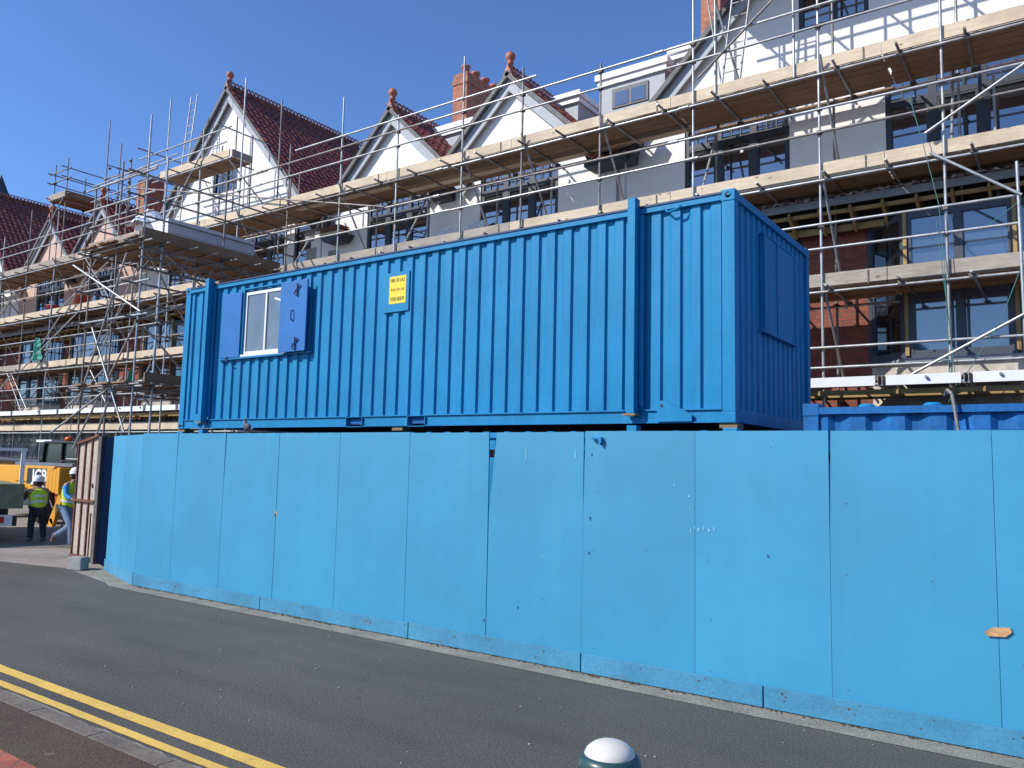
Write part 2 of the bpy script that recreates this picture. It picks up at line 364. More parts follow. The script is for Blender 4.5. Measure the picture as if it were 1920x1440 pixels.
# ---------------------------------------------------------------- ground
def sheet(name, pts, z, m, label=None):
    b = mb(m); b.add([(x, y, z) for x, y in pts], [tuple(range(len(pts)))]); o = b.build(name, m, None, fix=False)
    return struct(o)
sheet('ground', [(-900, -900), (900, -900), (900, 900), (-900, 900)], -.02, GRASSM)
sheet('site_ground', [(-70, -.45), (-12.0, -.45), (8, -.45), (8, 30), (-70, 30)], -.004, HARD)
sheet('road', [(-90, -3.9), (60, -3.9), (60, -.22), (-12.6, -.22), (-13.6, -.05), (-15.2, .25), (-17, -.1), (-22, -.42), (-90, -.45)], 0, ROADM)
sheet('road_verge', [(-12.7, -.30), (4, -.30), (4, .03), (-12.6, .03), (-14.7, .72), (-15.0, .5)], .004, VERM)
def ribbon(name, y0, y1, z, m, wob, x0=-60, x1=30, st=.12):
    b = mb(m); n = int((x1-x0)/st); v = []
    for i in range(n+1):
        x = x0+i*st; v += [(x, y0+U(-wob, wob), z), (x, y1+U(-wob, wob), z)]
    b.add(v, [(2*i, 2*i+2, 2*i+3, 2*i+1) for i in range(n)]); return struct(b.build(name, m, None, fix=False))
ribbon('road_marking', -3.62, -3.50, .004, YLINE, .003)
ribbon('road_marking', -3.825, -3.74, .004, YLINE, .003)
ribbon('gutter_grit', -3.93, -3.86, .005, VERM, .015)
b = mb(KERB)
x = -60.0
while x < 20:
    b.box(x+.004, x+.911, -4.06, -3.92, -.02, .035+U(-.002, .002)); x += .915
b.rot((0, 0, 0), 0); struct(b.build('kerb', KERB, None, bevel=.006))
sheet('pavement', [(-60, -4.56), (30, -4.56), (30, -4.063), (-60, -4.063)], .031, PAVM)
sheet('pavement_paving', [(-60, -12), (30, -12), (30, -4.56), (-60, -4.56)], .034, BRPAV)
b = mb(CONC)
for i in range(130):                                      # small stones and litter on the road
    x = U(-14, 4); y = U(-3.4, -.3); s_ = U(.004, .013); b.ball((x, y, s_*.4), s_, 6, (1, U(.6, 1), .5))
o = b.build('road_grit', CONC, None); o['kind'] = 'stuff'

# ---------------------------------------------------------------- hoarding
hd = thing('hoarding', 'long light blue painted plywood hoarding along the road edge', 'hoarding', (-5, 0, 0))
seam0 = -11.53
def panel(x0, x1, z1l, z1r, y, cutl=0, tiltl=0, tiltr=0):
    b = mb(HOARD); nz = 8; v = []
    for k in range(nz+1):
        t = k/nz; z = .03+t*(z1l-.03); zr = .03+t*(z1r-.03)
        cx = cutl*max(0, (t-.62)/.38)
        yl = y - tiltl*t*t; yr = y - tiltr*t*t
        v += [(x0+cx, yl, z), (x1, yr, zr), (x1, yr+.018, zr), (x0+cx, yl+.018, z)]
    f = []
    for k in range(nz):
        a = 4*k
        for e in range(4): f.append((a+e, a+(e+1) % 4, a+4+(e+1) % 4, a+4+e))
    f += [(3, 2, 1, 0), (4*nz, 4*nz+1, 4*nz+2, 4*nz+3)]
    b.add(v, f); return b
gaps = {0: .005, 1: .006, 2: .009, 3: .003, 4: .006, 5: .009, 6: .002, 7: .004, 8: .003, 9: .004}
for i in range(-1, 12):
    x0 = seam0+1.22*i; x1 = x0+1.22
    if i == -1: x0 = -12.52
    g = gaps.get(i, .003)
    top = 2.44+U(-.006, .006)
    panel(x0+g, x1, top, top+U(-.004, .004), U(-.0012, .0012), cutl=.085 if i == 5 else (random.choice([0, 0, .012, .018])), tiltl=U(0, .0015), tiltr=.022 if i == 4 else U(0, .0015)).build('panel', HOARD, hd)
# folded back end panels at the left
fold = [(-12.52, 0), (-13.5, .29), (-14.58, .63)]
for (ax, ay), (bx_, by) in zip(fold, fold[1:]):
    d = Vector((bx_-ax, by-ay, 0)).normalized(); nrm = Vector((-d.y, d.x, 0))
    if nrm.y < 0: nrm = -nrm
    a = Vector((ax, ay, 0))+d*.003; c = Vector((bx_, by, 0))-d*.003
    b = mb(HOARD); v = [a+Vector((0, 0, .03)), c+Vector((0, 0, .03)), c+nrm*.018+Vector((0, 0, .03)), a+nrm*.018+Vector((0, 0, .03))]
    v += [p+Vector((0, 0, 2.40)) for p in v]
    b.add(v, [(0, 1, 5, 4), (1, 2, 6, 5), (2, 3, 7, 6), (3, 0, 4, 7), (4, 5, 6, 7), (3, 2, 1, 0)]); b.build('panel', HOARD, hd)
    b = mb(KICK); a2 = a-nrm*.022; c2 = c-nrm*.022
    b.obox(a2+nrm*.01+Vector((0, 0, .10)), c2+nrm*.01+Vector((0, 0, .10)), .02, .19); b.build('kick_board', KICK, hd)
for x0, x1 in ((-12.5, -9.3), (-9.29, -6.55), (-6.54, -4.2), (-4.19, -2.35), (-2.34, .4), (.41, 3.8)):
    z = U(.19, .2); mb(KICK).box(x0+.003, x1, -.033, -.011, .012, z).build('kick_board', KICK, hd, bevel=.004)
for i in range(0, 26):
    x = -12.4+i*.61; mb(MIDB).box(x-.024, x+.024, .03, .075, 0, 2.36).build('stud', MIDB, hd)
for z in (.4, 1.25, 2.2): mb(MIDB).box(-12.4, 3.5, .076, .12, z-.045, z+.045).build('rail', MIDB, hd)
b = mb(COUP)
for i in range(0, 26):                                    # nail heads
    for z in (.25, .7, 1.25, 1.8, 2.3):
        if R() < .35: b.lathe((-12.0+i*.61+U(-.03, .03), -.003, z+U(-.03, .03)), [(.005, -.001), (.005, .003)], 6, 'y')
    for k in range(3):
        if R() < .8: b.lathe((-12.0+i*.61+U(-.1, .1), -.035, U(.05, .18)), [(U(.005, .012), -.001), (.008, .004)], 6, 'y')
o = b.build('nail_head', COUP, hd); o['kind'] = 'stuff'
SCF = mat('bare chalky scuff', (.24, .50, .68), .9); TORN = mat('torn raw plywood', (.50, .28, .13), .9, var=.3, scale=20)
def scuff(x, z, w_, h_, m=SCF, name='scuff', n=7):
    pts = [(x+math.cos(2*math.pi*i/n)*w_/2*U(.5, 1.1), z+math.sin(2*math.pi*i/n)*h_/2*U(.5, 1.1)) for i in range(n)]
    mb(m).poly(pts, 'y', -.0042, -.0032).build(name, m, hd)
for x, z, a, c in ((-4.93, 2.18, .012, .2), (-4.31, 2.2, .012, .16), (-3.2, 1.92, .02, .02), (-3.05, 1.82, .025, .02), (-3.04, 1.70, .015, .015),
                   (-3.03, 1.50, .012, .08), (-2.99, 1.53, .012, .05), (-2.95, 1.51, .02, .06), (-2.90, 1.53, .015, .06), (-2.85, 1.51, .03, .04), (-2.80, 1.53, .02, .05), (-4.7, .12+1.0, .02, .02)):
    scuff(x, z, a, c)
scuff(-9.08, 1.33, .05, .12, TORN, 'torn_hole'); scuff(-9.09, 1.31, .03, .06, BLACK, 'torn_hole')  # black patch paints the dark hollow inside the tear
scuff(-7.72, .17, .05, .07, BLACK, 'torn_hole')  # hollow dark painted as a black patch
mb(TORN).poly([(-.62, .86), (-.50, .87), (-.46, .91), (-.47, .94), (-.58, .93), (-.64, .89)], 'y', -.02, -.01).build('torn_hole', TORN, hd)
for x, z in ((-4.13, 1.2), (-4.12, 1.55), (-4.11, 2.2), (-2.3, 1.32), (-5.45, .36), (-5.0, .55)):
    scuff(x, z, .03, .05, mat('dark blue bruise', (.02, .10, .22), .8), 'bruise')
mb(CBLUE).poly([(-4.10, 2.38), (-3.98, 2.38), (-3.98, 2.33), (-4.0, 2.30), (-4.02, 2.36), (-4.10, 2.36)], 'y', -.05, -.004).build('bracket', CBLUE, hd)
# hoarding return behind the gate, its shade painted as near-black navy
SHADENAVY = mat('navy painted shade', (.001, .007, .026), .9, spec=.02); b = mb(SHADENAVY); b.obox((-14.60, .67, 1.22), (-15.52, .96, 1.22), .02, 2.38); b.build('return_panel', SHADENAVY, hd)

DEB = mat('brown litter', (.09, .055, .035), .95, var=.5, scale=40); b = mb(DEB)
for i in range(620):
    x = U(-12.4, 3); cl = .5+.5*math.sin(x*2.1)*math.sin(x*.7+1)
    if R() > .25+.75*cl: continue
    q = U(.004, .016)*(.6+cl*.7); y = -.036-abs(random.gauss(0, .022)); b.ball((x, y, .006+q*.4), q, 5, (U(.8, 2.2), 1, U(.3, .6)))
o = b.build('gutter_litter', DEB, None); o['kind'] = 'stuff'
# ---------------------------------------------------------------- containers
def corr(x0, x1, y, depth, pitch, z0, z1, m, along='x', flat=.44, sl=.085, sgn=1):
    """trapezoid profiled sheet; y is the outer face, depth goes inward"""
    pts = []; x = x0
    while x < x1-.001:
        for t, d in ((0, 0), (flat, 0), (flat+sl, 1), (1-sl*1.9, 1)):
            xx = x+t*pitch
            if xx < x1: pts.append((xx, d))
        x += pitch
    pts.append((x1, 0))
    b = mb(m); v = []
    for xx, d in pts:
        for z in (z0, z1):
            p = (xx, y+d*depth*sgn, z) if along == 'x' else (y+d*depth*sgn, xx, z)
            v.append(p)
    b.add(v, [(2*i, 2*i+2, 2*i+3, 2*i+1) for i in range(len(pts)-1)])
    return b
def casting(b, x0, x1, y0, y1, z0, z1): b.box(x0, x1, y0, y1, z0, z1)
X0, X1, Y0, Y1, Z0, Z1 = -13.44, -3.01, 1.18, 4.20, 2.585, 5.185
ct = thing('site_container', 'blue corrugated steel site cabin with shuttered window, lifted above the hoarding', 'container', ((X0+X1)/2, (Y0+Y1)/2, Z0))
def cpart(name, b, m=CBLUE, parent=ct, bevel=0): return b.build(name, m, parent, bevel=bevel)
wy = Y0+.03
holes = (-11.72, -10.56, 3.83, 4.95)
# front wall: full height bays either side, short bays above and below the window
PIT = .2445
def xs(k): return X0+.13+k*PIT
k0 = int((holes[0]-X0-.13)/PIT); k1 = int((holes[1]-X0-.13)/PIT)+1
xl, xr = xs(k0), xs(k1)
fw = corr(X0+.13, xl, wy, .033, PIT, Z0+.14, Z1-.10, CBLUE)
fw.merge(corr(xl, xr, wy, .033, PIT, Z0+.14, holes[2], CBLUE)); fw.merge(corr(xl, xr, wy, .033, PIT, holes[3], Z1-.10, CBLUE))
fw.merge(corr(xr, X1-.14, wy, .033, PIT, Z0+.14, Z1-.10, CBLUE))
cpart('front_wall', fw)
cpart('back_wall', corr(X0+.1, X1-.1, Y1-.03, -.04, PIT, Z0+.14, Z1-.1, CBLUE))
cpart('end_wall', corr(Y0+.1, Y1-.1, X1-.03, -.035, .20, Z0+.14, Z1-.08, CBLUE, 'y'))
cpart('end_wall', corr(Y0+.1, Y1-.1, X0+.03, .035, .20, Z0+.14, Z1-.08, CBLUE, 'y'))
cpart('roof', mb(CBLUE).box(X0+.02, X1-.02, Y0+.02, Y1-.02, Z1-.05, Z1-.015))
cpart('floor', mb(CBLUE2).box(X0+.05, X1-.05, Y0+.05, Y1-.05, Z0+.04, Z0+.13))
for x in (X0, X1-.15):
    for y in (Y0, Y1-.13):
        cpart('corner_post', mb(CBLUE).box(x, x+.15, y, y+.13, Z0+.12, Z1-.12), bevel=.008)
for x in (X0-.004, X1-.158):
    for y in (Y0-.006, Y1-.15):
        for z in (Z0, Z1-.118):
            c = cpart('corner_casting', mb(CBLUE).box(x, x+.162, y, y+.156, z, z+.12+(.012 if z > 3 else 0)), bevel=.008)
# casting eye hole on the front, its shade painted as a hooked black disc
for x, z in ((X1-.077, Z1-.05), (X0+.077, Z1-.05), (X0+.077, Z0+.06)):
    b = mb(BLACK, True); b.lathe((x, Y0-.0085, z), [(.034, -.002), (.034, .004)], 16, 'y'); cpart('casting_eye', b, BLACK)
    if x > -5: mb(CBLUE).box(x+.002, x+.04, Y0-.013, Y0-.009, z-.006, z+.018).build('casting_tongue', CBLUE, ct)
cpart('top_rail', mb(CBLUE).box(X0+.15, X1-.15, Y0-.004, Y0+.06, Z1-.10, Z1-.035), bevel=.004)
cpart('top_rail', mb(mat('dark roof edge', (.012, .05, .14), .6)).box(X0+.15, X1-.15, Y0-.016, Y0+.03, Z1-.032, Z1-.008))
cpart('top_rail', mb(CBLUE).box(X1-.05, X1+.004, Y0+.15, Y1-.15, Z1-.10, Z1-.012), bevel=.004)
# bottom rail as a channel with fork pockets
pk = [(-9.04, -8.69), (-7.79, -7.45)]; segs = [(X0+.15, pk[0][0]), (pk[0][1], pk[1][0]), (pk[1][1], X1-.15)]
for a, c in segs:
    cpart('bottom_rail', mb(CBLUE).box(a, c, Y0+.02, Y0+.035, Z0+.02, Z0+.145))
    cpart('bottom_rail', mb(CBLUE).box(a, c, Y0-.005, Y0+.06, Z0+.147, Z0+.162))
    cpart('bottom_rail', mb(CBLUE).box(a, c, Y0-.005, Y0+.06, Z0+.004, Z0+.018))
cpart('bottom_rail', mb(CBLUE).box(X1-.045, X1-.005, Y0+.15, Y1-.15, Z0+.01, Z0+.16))
for a, c in pk:
    b = mb(CBLUE); b.box(a, a+.01, Y0-.012, Y0+.5, Z0+.01, Z0+.14); b.box(c-.01, c, Y0-.012, Y0+.5, Z0+.01, Z0+.14); b.box(a+.01, c-.01, Y0-.012, Y0+.5, Z0-.004, Z0+.006); b.box(a+.01, c-.01, Y0-.012, Y0+.5, Z0+.142, Z0+.15)
    b.use(BLACK).box(a+.01, c-.01, Y0+.16, Y0+.18, Z0+.006, Z0+.142); b.build('fork_pocket', CBLUE, ct)  # black plate paints the deep shade inside the pocket
# jack leg posts
for x in (-12.66, -4.265):
    b = mb(CBLUE); b.box(x, x+.10, Y0-.13, Y0-.10, Z0+.115, Z1+.075); b.box(x, x+.012, Y0-.10, Y0-.004, Z0+.115, Z1+.075); b.box(x+.088, x+.10, Y0-.10, Y0-.004, Z0+.115, Z1+.075)
    b.box(x+.012, x+.088, Y0-.10, Y0-.004, Z1+.05, Z1+.07)
    lp = b.build('jack_post', CBLUE, ct, bevel=.003)
    mb(CBLUE).box(x+.11, x+.16, Y0-.02, Y0+.0, Z0+.2, Z1-.12).build('post_guide', CBLUE, ct)
    mb(mat('rusty post foot', (.30, .2, .1), .8)).box(x-.04, x+.12, Y0-.14, Y0-.006, Z0+.09, Z0+.112).build('foot_plate', None, ct)
# lugs
b = mb(CBLUE); b.poly([(-3.92, Z0+.02), (-3.50, Z0+.02), (-3.50, Z0+.10), (-3.84, Z0+.26), (-3.90, Z0+.26), (-3.92, Z0+.22)], 'y', Y0-.03, Y0-.012); b.build('lashing_lug', CBLUE, ct)
b = mb(BLACK); b.lathe((-3.86, Y0-.031, Z0+.2), [(.02, 0), (.02, .002)], 10, 'y'); b.build('lug_hole', BLACK, ct)  # flat black disc paints the shaded hole in the lug
b = mb(CBLUE); b.lathe((-12.82, Y0-.03, Z0+.16), [(.10, 0), (.10, .016)], 16, 'y'); b.build('lashing_lug', CBLUE, ct)
b = mb(CBLUE); b.path([(-3.83, Y0-.01, Z1-.11), (-3.78, Y0-.05, Z1-.15), (-3.68, Y0-.05, Z1-.13), (-3.62, Y0-.03, Z1-.09)], .012); b.build('hook', CBLUE, ct)
# window
wf = cpart('window', mb(ALU).box(-11.70, -10.58, wy+.01, wy+.05, 3.85, 3.90).box(-11.70, -10.58, wy+.01, wy+.05, 4.885, 4.935).box(-11.70, -11.655, wy+.011, wy+.049, 3.90, 4.885).box(-10.625, -10.58, wy+.011, wy+.049, 3.90, 4.885).box(-11.16, -11.12, wy+.006, wy+.046, 3.90, 4.885), ALU)
g = mb(mat('office glass', (.13, .16, .18), .05, 0, ior=1.9)).box(-11.655, -10.625, wy+.028, wy+.032, 3.90, 4.885).build('glass', None, wf)
mb(ALU).box(-11.76, -10.56, wy-.03, wy+.005, 3.81, 3.845).build('sill', ALU, wf)
tl = mb(WPNT); tl.obox((-10.95, wy+.026, 4.77), (-10.72, wy+.026, 4.70), .003, .03); tl.build('tube_light', WPNT, wf)
cpart('window_surround', mb(CBLUE).box(-11.80, -11.705, wy-.02, wy+.05, 3.80, 4.98).box(-10.575, -10.5, wy-.02, wy+.05, 3.80, 4.98).box(-11.80, -10.5, wy-.02, wy+.05, 4.98, 5.0).box(-12.3, -9.9, wy-.055, wy+.03, 3.775, 3.80))
sh = mb(SHUT).box(-12.28, -11.74, wy-.05, wy-.025, 3.81, 4.945).build('shutter', SHUT, ct, bevel=.004)
sh2 = mb(SHUT).box(-10.60, -9.95, wy-.13, wy-.10, 3.80, 4.955).build('shutter', SHUT, ct, bevel=.004)
DK = mat('dark painted ironwork', (.012, .04, .12), .6)
for z in (3.93, 4.80): mb(DK).path([(-10.17, wy-.15, z+.10), (-10.17, wy-.15, z-.1), (-10.23, wy-.16, z-.06), (-10.17, wy-.15, z+.02), (-10.1, wy-.15, z+.07)], .011).build('bolt', DK, sh2)
mb(DK).path([(-10.27, wy-.13, 4.30), (-10.27, wy-.17, 4.33), (-10.27, wy-.17, 4.45), (-10.27, wy-.13, 4.48)], .010).build('handle', DK, sh2)
mb(DK).path([(-12.05, wy-.06, 3.83), (-12.05, wy-.09, 3.75), (-11.98, wy-.09, 3.74)], .010).build('bolt', DK, sh)
# sign
pl = mb(CBLUE).box(-8.36, -7.86, wy-.022, wy-.004, 4.27, 4.86).build('sign_plate', CBLUE, ct)
sp = mb(SIGNY).box(-8.245, -7.915, wy-.026, wy-.0225, 4.39, 4.80).build('hire_sign', SIGNY, pl)
cx = -8.08
text('lettering', 'HIRE OR SALE', .078, INK, pl, (cx, wy-.027, 4.735), sx=.60, depth=.0008, bold=.0004)
text('lettering', 'Kake Hire Ltd', .070, INKR, pl, (cx, wy-.027, 4.60), sx=.66, depth=.0008, bold=0)
text('lettering', '02920 883079', .078, INK, pl, (cx, wy-.027, 4.455), sx=.60, depth=.0008, bold=.0004)
# panel under the sign
# end wall shutter
ew = X1+.004
mb(CBLUE).box(ew-.03, ew+.02, 2.10, 3.42, 3.74, 4.90).build('end_shutter', CBLUE, ct, bevel=.005)
mb(CBLUE).box(ew-.03, ew+.03, 2.08, 3.44, 4.90, 4.92).build('shutter_rain_strip', CBLUE, ct)
mb(CBLUE).box(ew-.03, ew+.035, 2.06, 3.46, 3.71, 3.735).build('shutter_rain_strip', CBLUE, ct)
for y in (2.12, 2.62, 3.38): mb(CBLUE).box(ew+.02, ew+.035, y-.02, y+.02, 3.75, 4.89).build('shutter_rib', CBLUE, ct)

lower = thing('lower_container', 'blue container behind the hoarding that carries the windowed cabin', 'container', (-8.2, 2.7, 0))
def plain_container(root, x0, x1, y0, y1, z0, z1, m, pit, bumps):
    corr(x0+.1, x1-.1, y0+.03, .05, pit, z0+.14, z1-.10, m, flat=.38, sl=.16).build('front_wall', m, root)
    corr(x0+.1, x1-.1, y1-.03, -.05, pit, z0+.14, z1-.10, m).build('back_wall', m, root)
    for x, d in ((x0+.03, .03), (x1-.03, -.03)): corr(y0+.1, y1-.1, x, d, .25, z0+.1, z1-.1, m, 'y').build('end_wall', m, root)
    for x in (x0, x1-.15):
        for y in (y0, y1-.15):
            mb(m).box(x, x+.15, y, y+.15, z0, z1-.13).build('corner_post', m, root); mb(m).box(x-.005, x+.16, y-.006, y+.16, z1-.128, z1).build('corner_casting', m, root, bevel=.008)
    mb(m).box(x0+.16, x1-.16, y0-.002, y0+.05, z1-.11, z1-.04).build('top_rail', m, root); mb(m).box(x0+.16, x1-.16, y0, y0+.06, z0+.02, z0+.16).build('bottom_rail', m, root)
    hb = .025 if z0 < .1 else .052
    b = mb(m); b.box(x0+.05, x1-.05, y0+.05, y1-.05, z1-.1, z1-.06)
    x = x0+.3
    while x < x1-.3:
        b.poly([(x-bumps/2, z1-.062), (x-bumps/4, z1-hb), (x+bumps/4, z1-hb), (x+bumps/2, z1-.062)], 'y', y0+.055, y1-.055); x += bumps*2.1
    b.build('roof', m, root)
plain_container(lower, -13.44, -3.0, 1.18, 4.2, 0, 2.53, CBLUE, .25, .16)
for x in (-13.36, -3.1, -8.0): mb(MIDB).box(x-.1, x+.1, 1.2, 1.4, 2.531, 2.582).build('packer', MIDB, lower)
for x in (-12.6, -4.25): mb(CBLUE).box(x, x+.12, 1.05, 1.17, 1.8, 2.56).build('jack_post', CBLUE, lower)
rc = thing('right_container', 'darker blue container with weathered top rail, at the right behind the hoarding', 'container', (.8, 2.5, 0))
plain_container(rc, -2.33, 3.8, 1.3, 3.74, .19, 2.78, CBLUE2, .36, .22)
for x in (-1.75, -1.15, -.25): mb(CBLUE).lathe((x, 1.5, 2.78), [(.085, -.08), (.085, -.02), (.06, .0)], 12).build('roof_vent', CBLUE, rc)
mb(CBLUE2).box(-.85, -.05, 1.22, 1.30, 2.44, 2.50).build('ledge', CBLUE2, rc)
mb(GALV[2], True).path([(-1.02, 1.35, 2.84), (-.99, 1.27, 2.88), (-.95, 1.24, 2.84), (-.93, 1.24, 2.7), (-.90, 1.24, 2.44)], .016, 8).build('bent_pipe', GALV[2], rc)

# ---------------------------------------------------------------- houses
FY = 8.7
def wall_cols(b, brk, z0, topf, holes, y, rev=.14):
    """front wall with real openings; topf(x) height of the wall top"""
    brk = sorted(set(round(x, 4) for x in brk))
    for xa, xb in zip(brk, brk[1:]):
        hs = sorted([h for h in holes if h[0] <= xa+1e-4 and h[1] >= xb-1e-4], key=lambda h: h[2])
        za = z0
        for h in hs:
            if h[2] > za+1e-4: b.add([(xa, y, za), (xb, y, za), (xb, y, h[2]), (xa, y, h[2])], [(0, 1, 2, 3)])
            za = h[3]
        ta, tb = topf(xa), topf(xb)
        if max(ta, tb) > za: b.add([(xa, y, za), (xb, y, za), (xb, y, max(tb, za)), (xa, y, max(ta, za))], [(0, 1, 2, 3)])
    for (xa, xb, za, zb) in holes:
        b.add([(xa, y, za), (xb, y, za), (xb, y+rev, za), (xa, y+rev, za)], [(0, 1, 2, 3)]); b.add([(xa, y, zb), (xb, y, zb), (xb, y+rev, zb), (xa, y+rev, zb)], [(3, 2, 1, 0)])
        b.add([(xa, y, za), (xa, y, zb), (xa, y+rev, zb), (xa, y+rev, za)], [(3, 2, 1, 0)]); b.add([(xb, y, za), (xb, y, zb), (xb, y+rev, zb), (xb, y+rev, za)], [(0, 1, 2, 3)])
def window(h, x0, x1, z0, z1, y, cols, zt=None, bars=2, glass=GLASS, fr=SLATE, t=.09):
    b = mb(fr); yf, yb = y-.03, y+.05
    b.box(x0, x1, yf, yb, z0, z0+t*.8); b.box(x0, x1, yf, yb, z1-t*.8, z1)
    b.box(x0, x0+t, yf+.001, yb, z0+t*.8, z1-t*.8); b.box(x1-t, x1, yf+.001, yb, z0+t*.8, z1-t*.8)
    wd = (x1-x0)/cols
    for i in range(1, cols): b.box(x0+wd*i-t*.8, x0+wd*i+t*.8, yf+.002, yb, z0+t*.8, z1-t*.8)
    if zt:
        b.box(x0+t, x1-t, yf+.004, yb-.002, zt-.05, zt+.05)
        for i in range(cols):
            a = x0+wd*i+t*.8; c = x0+wd*(i+1)-t*.8
            for k in range(1, bars+1):
                xx = a+(c-a)*k/(bars+1); b.box(xx-.012, xx+.012, yf+.02, yf+.035, zt+.05, z1-t*.8)
            zz = (zt+z1)/2; b.box(a, c, yf+.022, yf+.034, zz-.012, zz+.012)
            b.box(a, a+.04, yf+.012, yf+.05, z0+t*.8, zt-.05); b.box(c-.04, c, yf+.012, yf+.05, z0+t*.8, zt-.05)
            b.box(a+.04, c-.04, yf+.012, yf+.05, zt-.09, zt-.05)
    wn = b.build('window', fr, h)
    g = mb(glass); wd = (x1-x0)/cols
    for i in range(cols):
        a = x0+wd*i+t*.8; c = x0+wd*(i+1)-t*.8; ty = U(-.006, .006); tz = U(-.004, .004)
        for za, zb in ((z0+t*.8, (zt or z1-t*.8)-(.05 if zt else 0)), ((zt or z1)+.05, z1-t*.8)):
            if zb-za > .1: g.add([(a, yf+.042+ty, za), (c, yf+.042-ty, za), (c, yf+.042-ty+tz, zb), (a, yf+.042+ty+tz, zb)], [(0, 1, 2, 3)])
    g.build('glass', glass, wn, fix=False)
    if R() < .8:
        s_ = mb(WPNT); xx = x0+wd*int(R()*cols)+wd*.6; zz = z0+(z1-z0)*U(.45, .8); s_.box(xx, xx+.07, yf+.036, yf+.038, zz, zz+.07); s_.build('sticker', WPNT, wn)
    return wn
def tiles(b, p0, du, dv, nu, nv, n, amp=.03, step=.028):
    """pantile surface: p0 lower front corner, du along the eaves, dv up the slope, n outward normal"""
    du = Vector(du); dv = Vector(dv); n = Vector(n); p0 = Vector(p0)
    prof = [(0, 0), (.18, .9), (.36, 1), (.55, .35), (.78, -.1)]
    for j in range(nv):
        v = []
        off = [(p, a) for i in range(nu) for p, a in [(i+q, w_) for q, w_ in prof]] + [(nu, 0)]
        for t, lift in ((0, step), (1.08, .004)):
            for p, a in off:
                v.append(p0+du*(p/nu)+dv*((j+t)/nv)+n*(a*amp+lift+(.004*math.sin(p*7.3+j*3.1))))
        m = len(off); k = len(b.v)
        b.add(v, [(i, i+1, m+i+1, m+i) for i in range(m-1)])
        # front drop edge
        vv = v[:m]+[q-n*(step+.01) for q in v[:m]]
        b.add(vv, [(i, m+i, m+i+1, i+1) for i in range(m-1)])
def gable(h, cx, zr, m, zl, zrgt, yb, wallm, win=None, finial=True, near=True):
    """steep roof over a gable: ridge at zr; feet heights zl and zrgt (None: no slope)"""
    y0 = 8.46
    xl_, xr_ = cx-(zr-zl)/m, cx+(zr-zrgt)/m
    L_ = yb-y0
    for sgn, xf, zf in ((-1, xl_, zl), (1, xr_, zrgt)):
        ln = math.hypot(xf-cx, zr-zf); n = Vector((sgn*(zr-zf), 0, abs(xf-cx))).normalized()
        b = mb(TILE)
        P0 = Vector((xf, y0, zf)); dv = Vector((cx-xf, 0, zr-zf)); du = Vector((0, L_, 0))
        b.add([P0-n*.0, P0+du, P0+du+dv, P0+dv, P0-n*.07, P0+du-n*.07, P0+du+dv-n*.07, P0+dv-n*.07], [(0, 1, 2, 3), (7, 6, 5, 4), (0, 3, 7, 4), (1, 5, 6, 2), (0, 4, 5, 1)])
        tiles(b, P0, du, dv, max(4, int(L_/.24)), max(4, int(ln/.27)), n)
        b.build('roof', TILE, h, fix=False)
        # verge board (front edge of roof) and inner barge board
        e = Vector((0, 0, 0)); d = dv.normalized()
        vb = mb(VERGE); vb.obox(P0-n*.055, P0+dv*1.012-n*.055, .10, .11, n); vb.build('verge_board', VERGE, h)
        vb = mb(BARGE); q = -n*.23+Vector((0, .10, 0)); vb.obox(P0+q, P0+dv*(1.0-.02)+q, .05, .25, n); vb.build('barge_board', BARGE, h)
    mb(BARGE).poly([(cx-.3, zr-.3*m-.12), (cx, zr-.12), (cx+.3, zr-.3*m-.12), (cx+.3, zr-.3*m-.46), (cx, zr-.46), (cx-.3, zr-.3*m-.46)], 'y', y0+.066, y0+.074).build('apex_board', BARGE, h)
    # ridge tiles with pierced crest
    rg = mb(TILE)
    y = y0-.02
    while y < yb-.05:
        rg.tube((cx, y, zr+.0), (cx, min(y+.31, yb), zr+.012), .10, 8, .092)
        for k in range(2):
            yc = y+.09+k*.16; c = Vector((cx, yc, zr+.155)); N = 8
            for i in range(N):
                a0, a1 = 2*math.pi*i/N, 2*math.pi*(i+1)/N
                rg.tube(c+Vector((0, math.cos(a0)*.07, math.sin(a0)*.075)), c+Vector((0, math.cos(a1)*.07, math.sin(a1)*.075)), .027, 4)
        y += .32
    rg.build('ridge_tiles', TILE, h, fix=False)
    if finial:
        f = mb(TERRA, True); f.lathe((cx, y0+.1, zr), [(.14, -.05), (.10, .08), (.065, .14), (.06, .22), (.09, .25), (.09, .28), (.06, .30), (.10, .35), (.13, .42), (.13, .47), (.09, .54), (.05, .57), (.0, .60)], 14)
        f.build('finial', TERRA, h)
        t_ = mb(TERRA); t_.poly([(cx-.17, zr-.16), (cx, zr+.2), (cx+.17, zr-.16), (cx, zr-.02)], 'y', y0-.03, y0+.12); t_.build('ridge_end', TERRA, h)
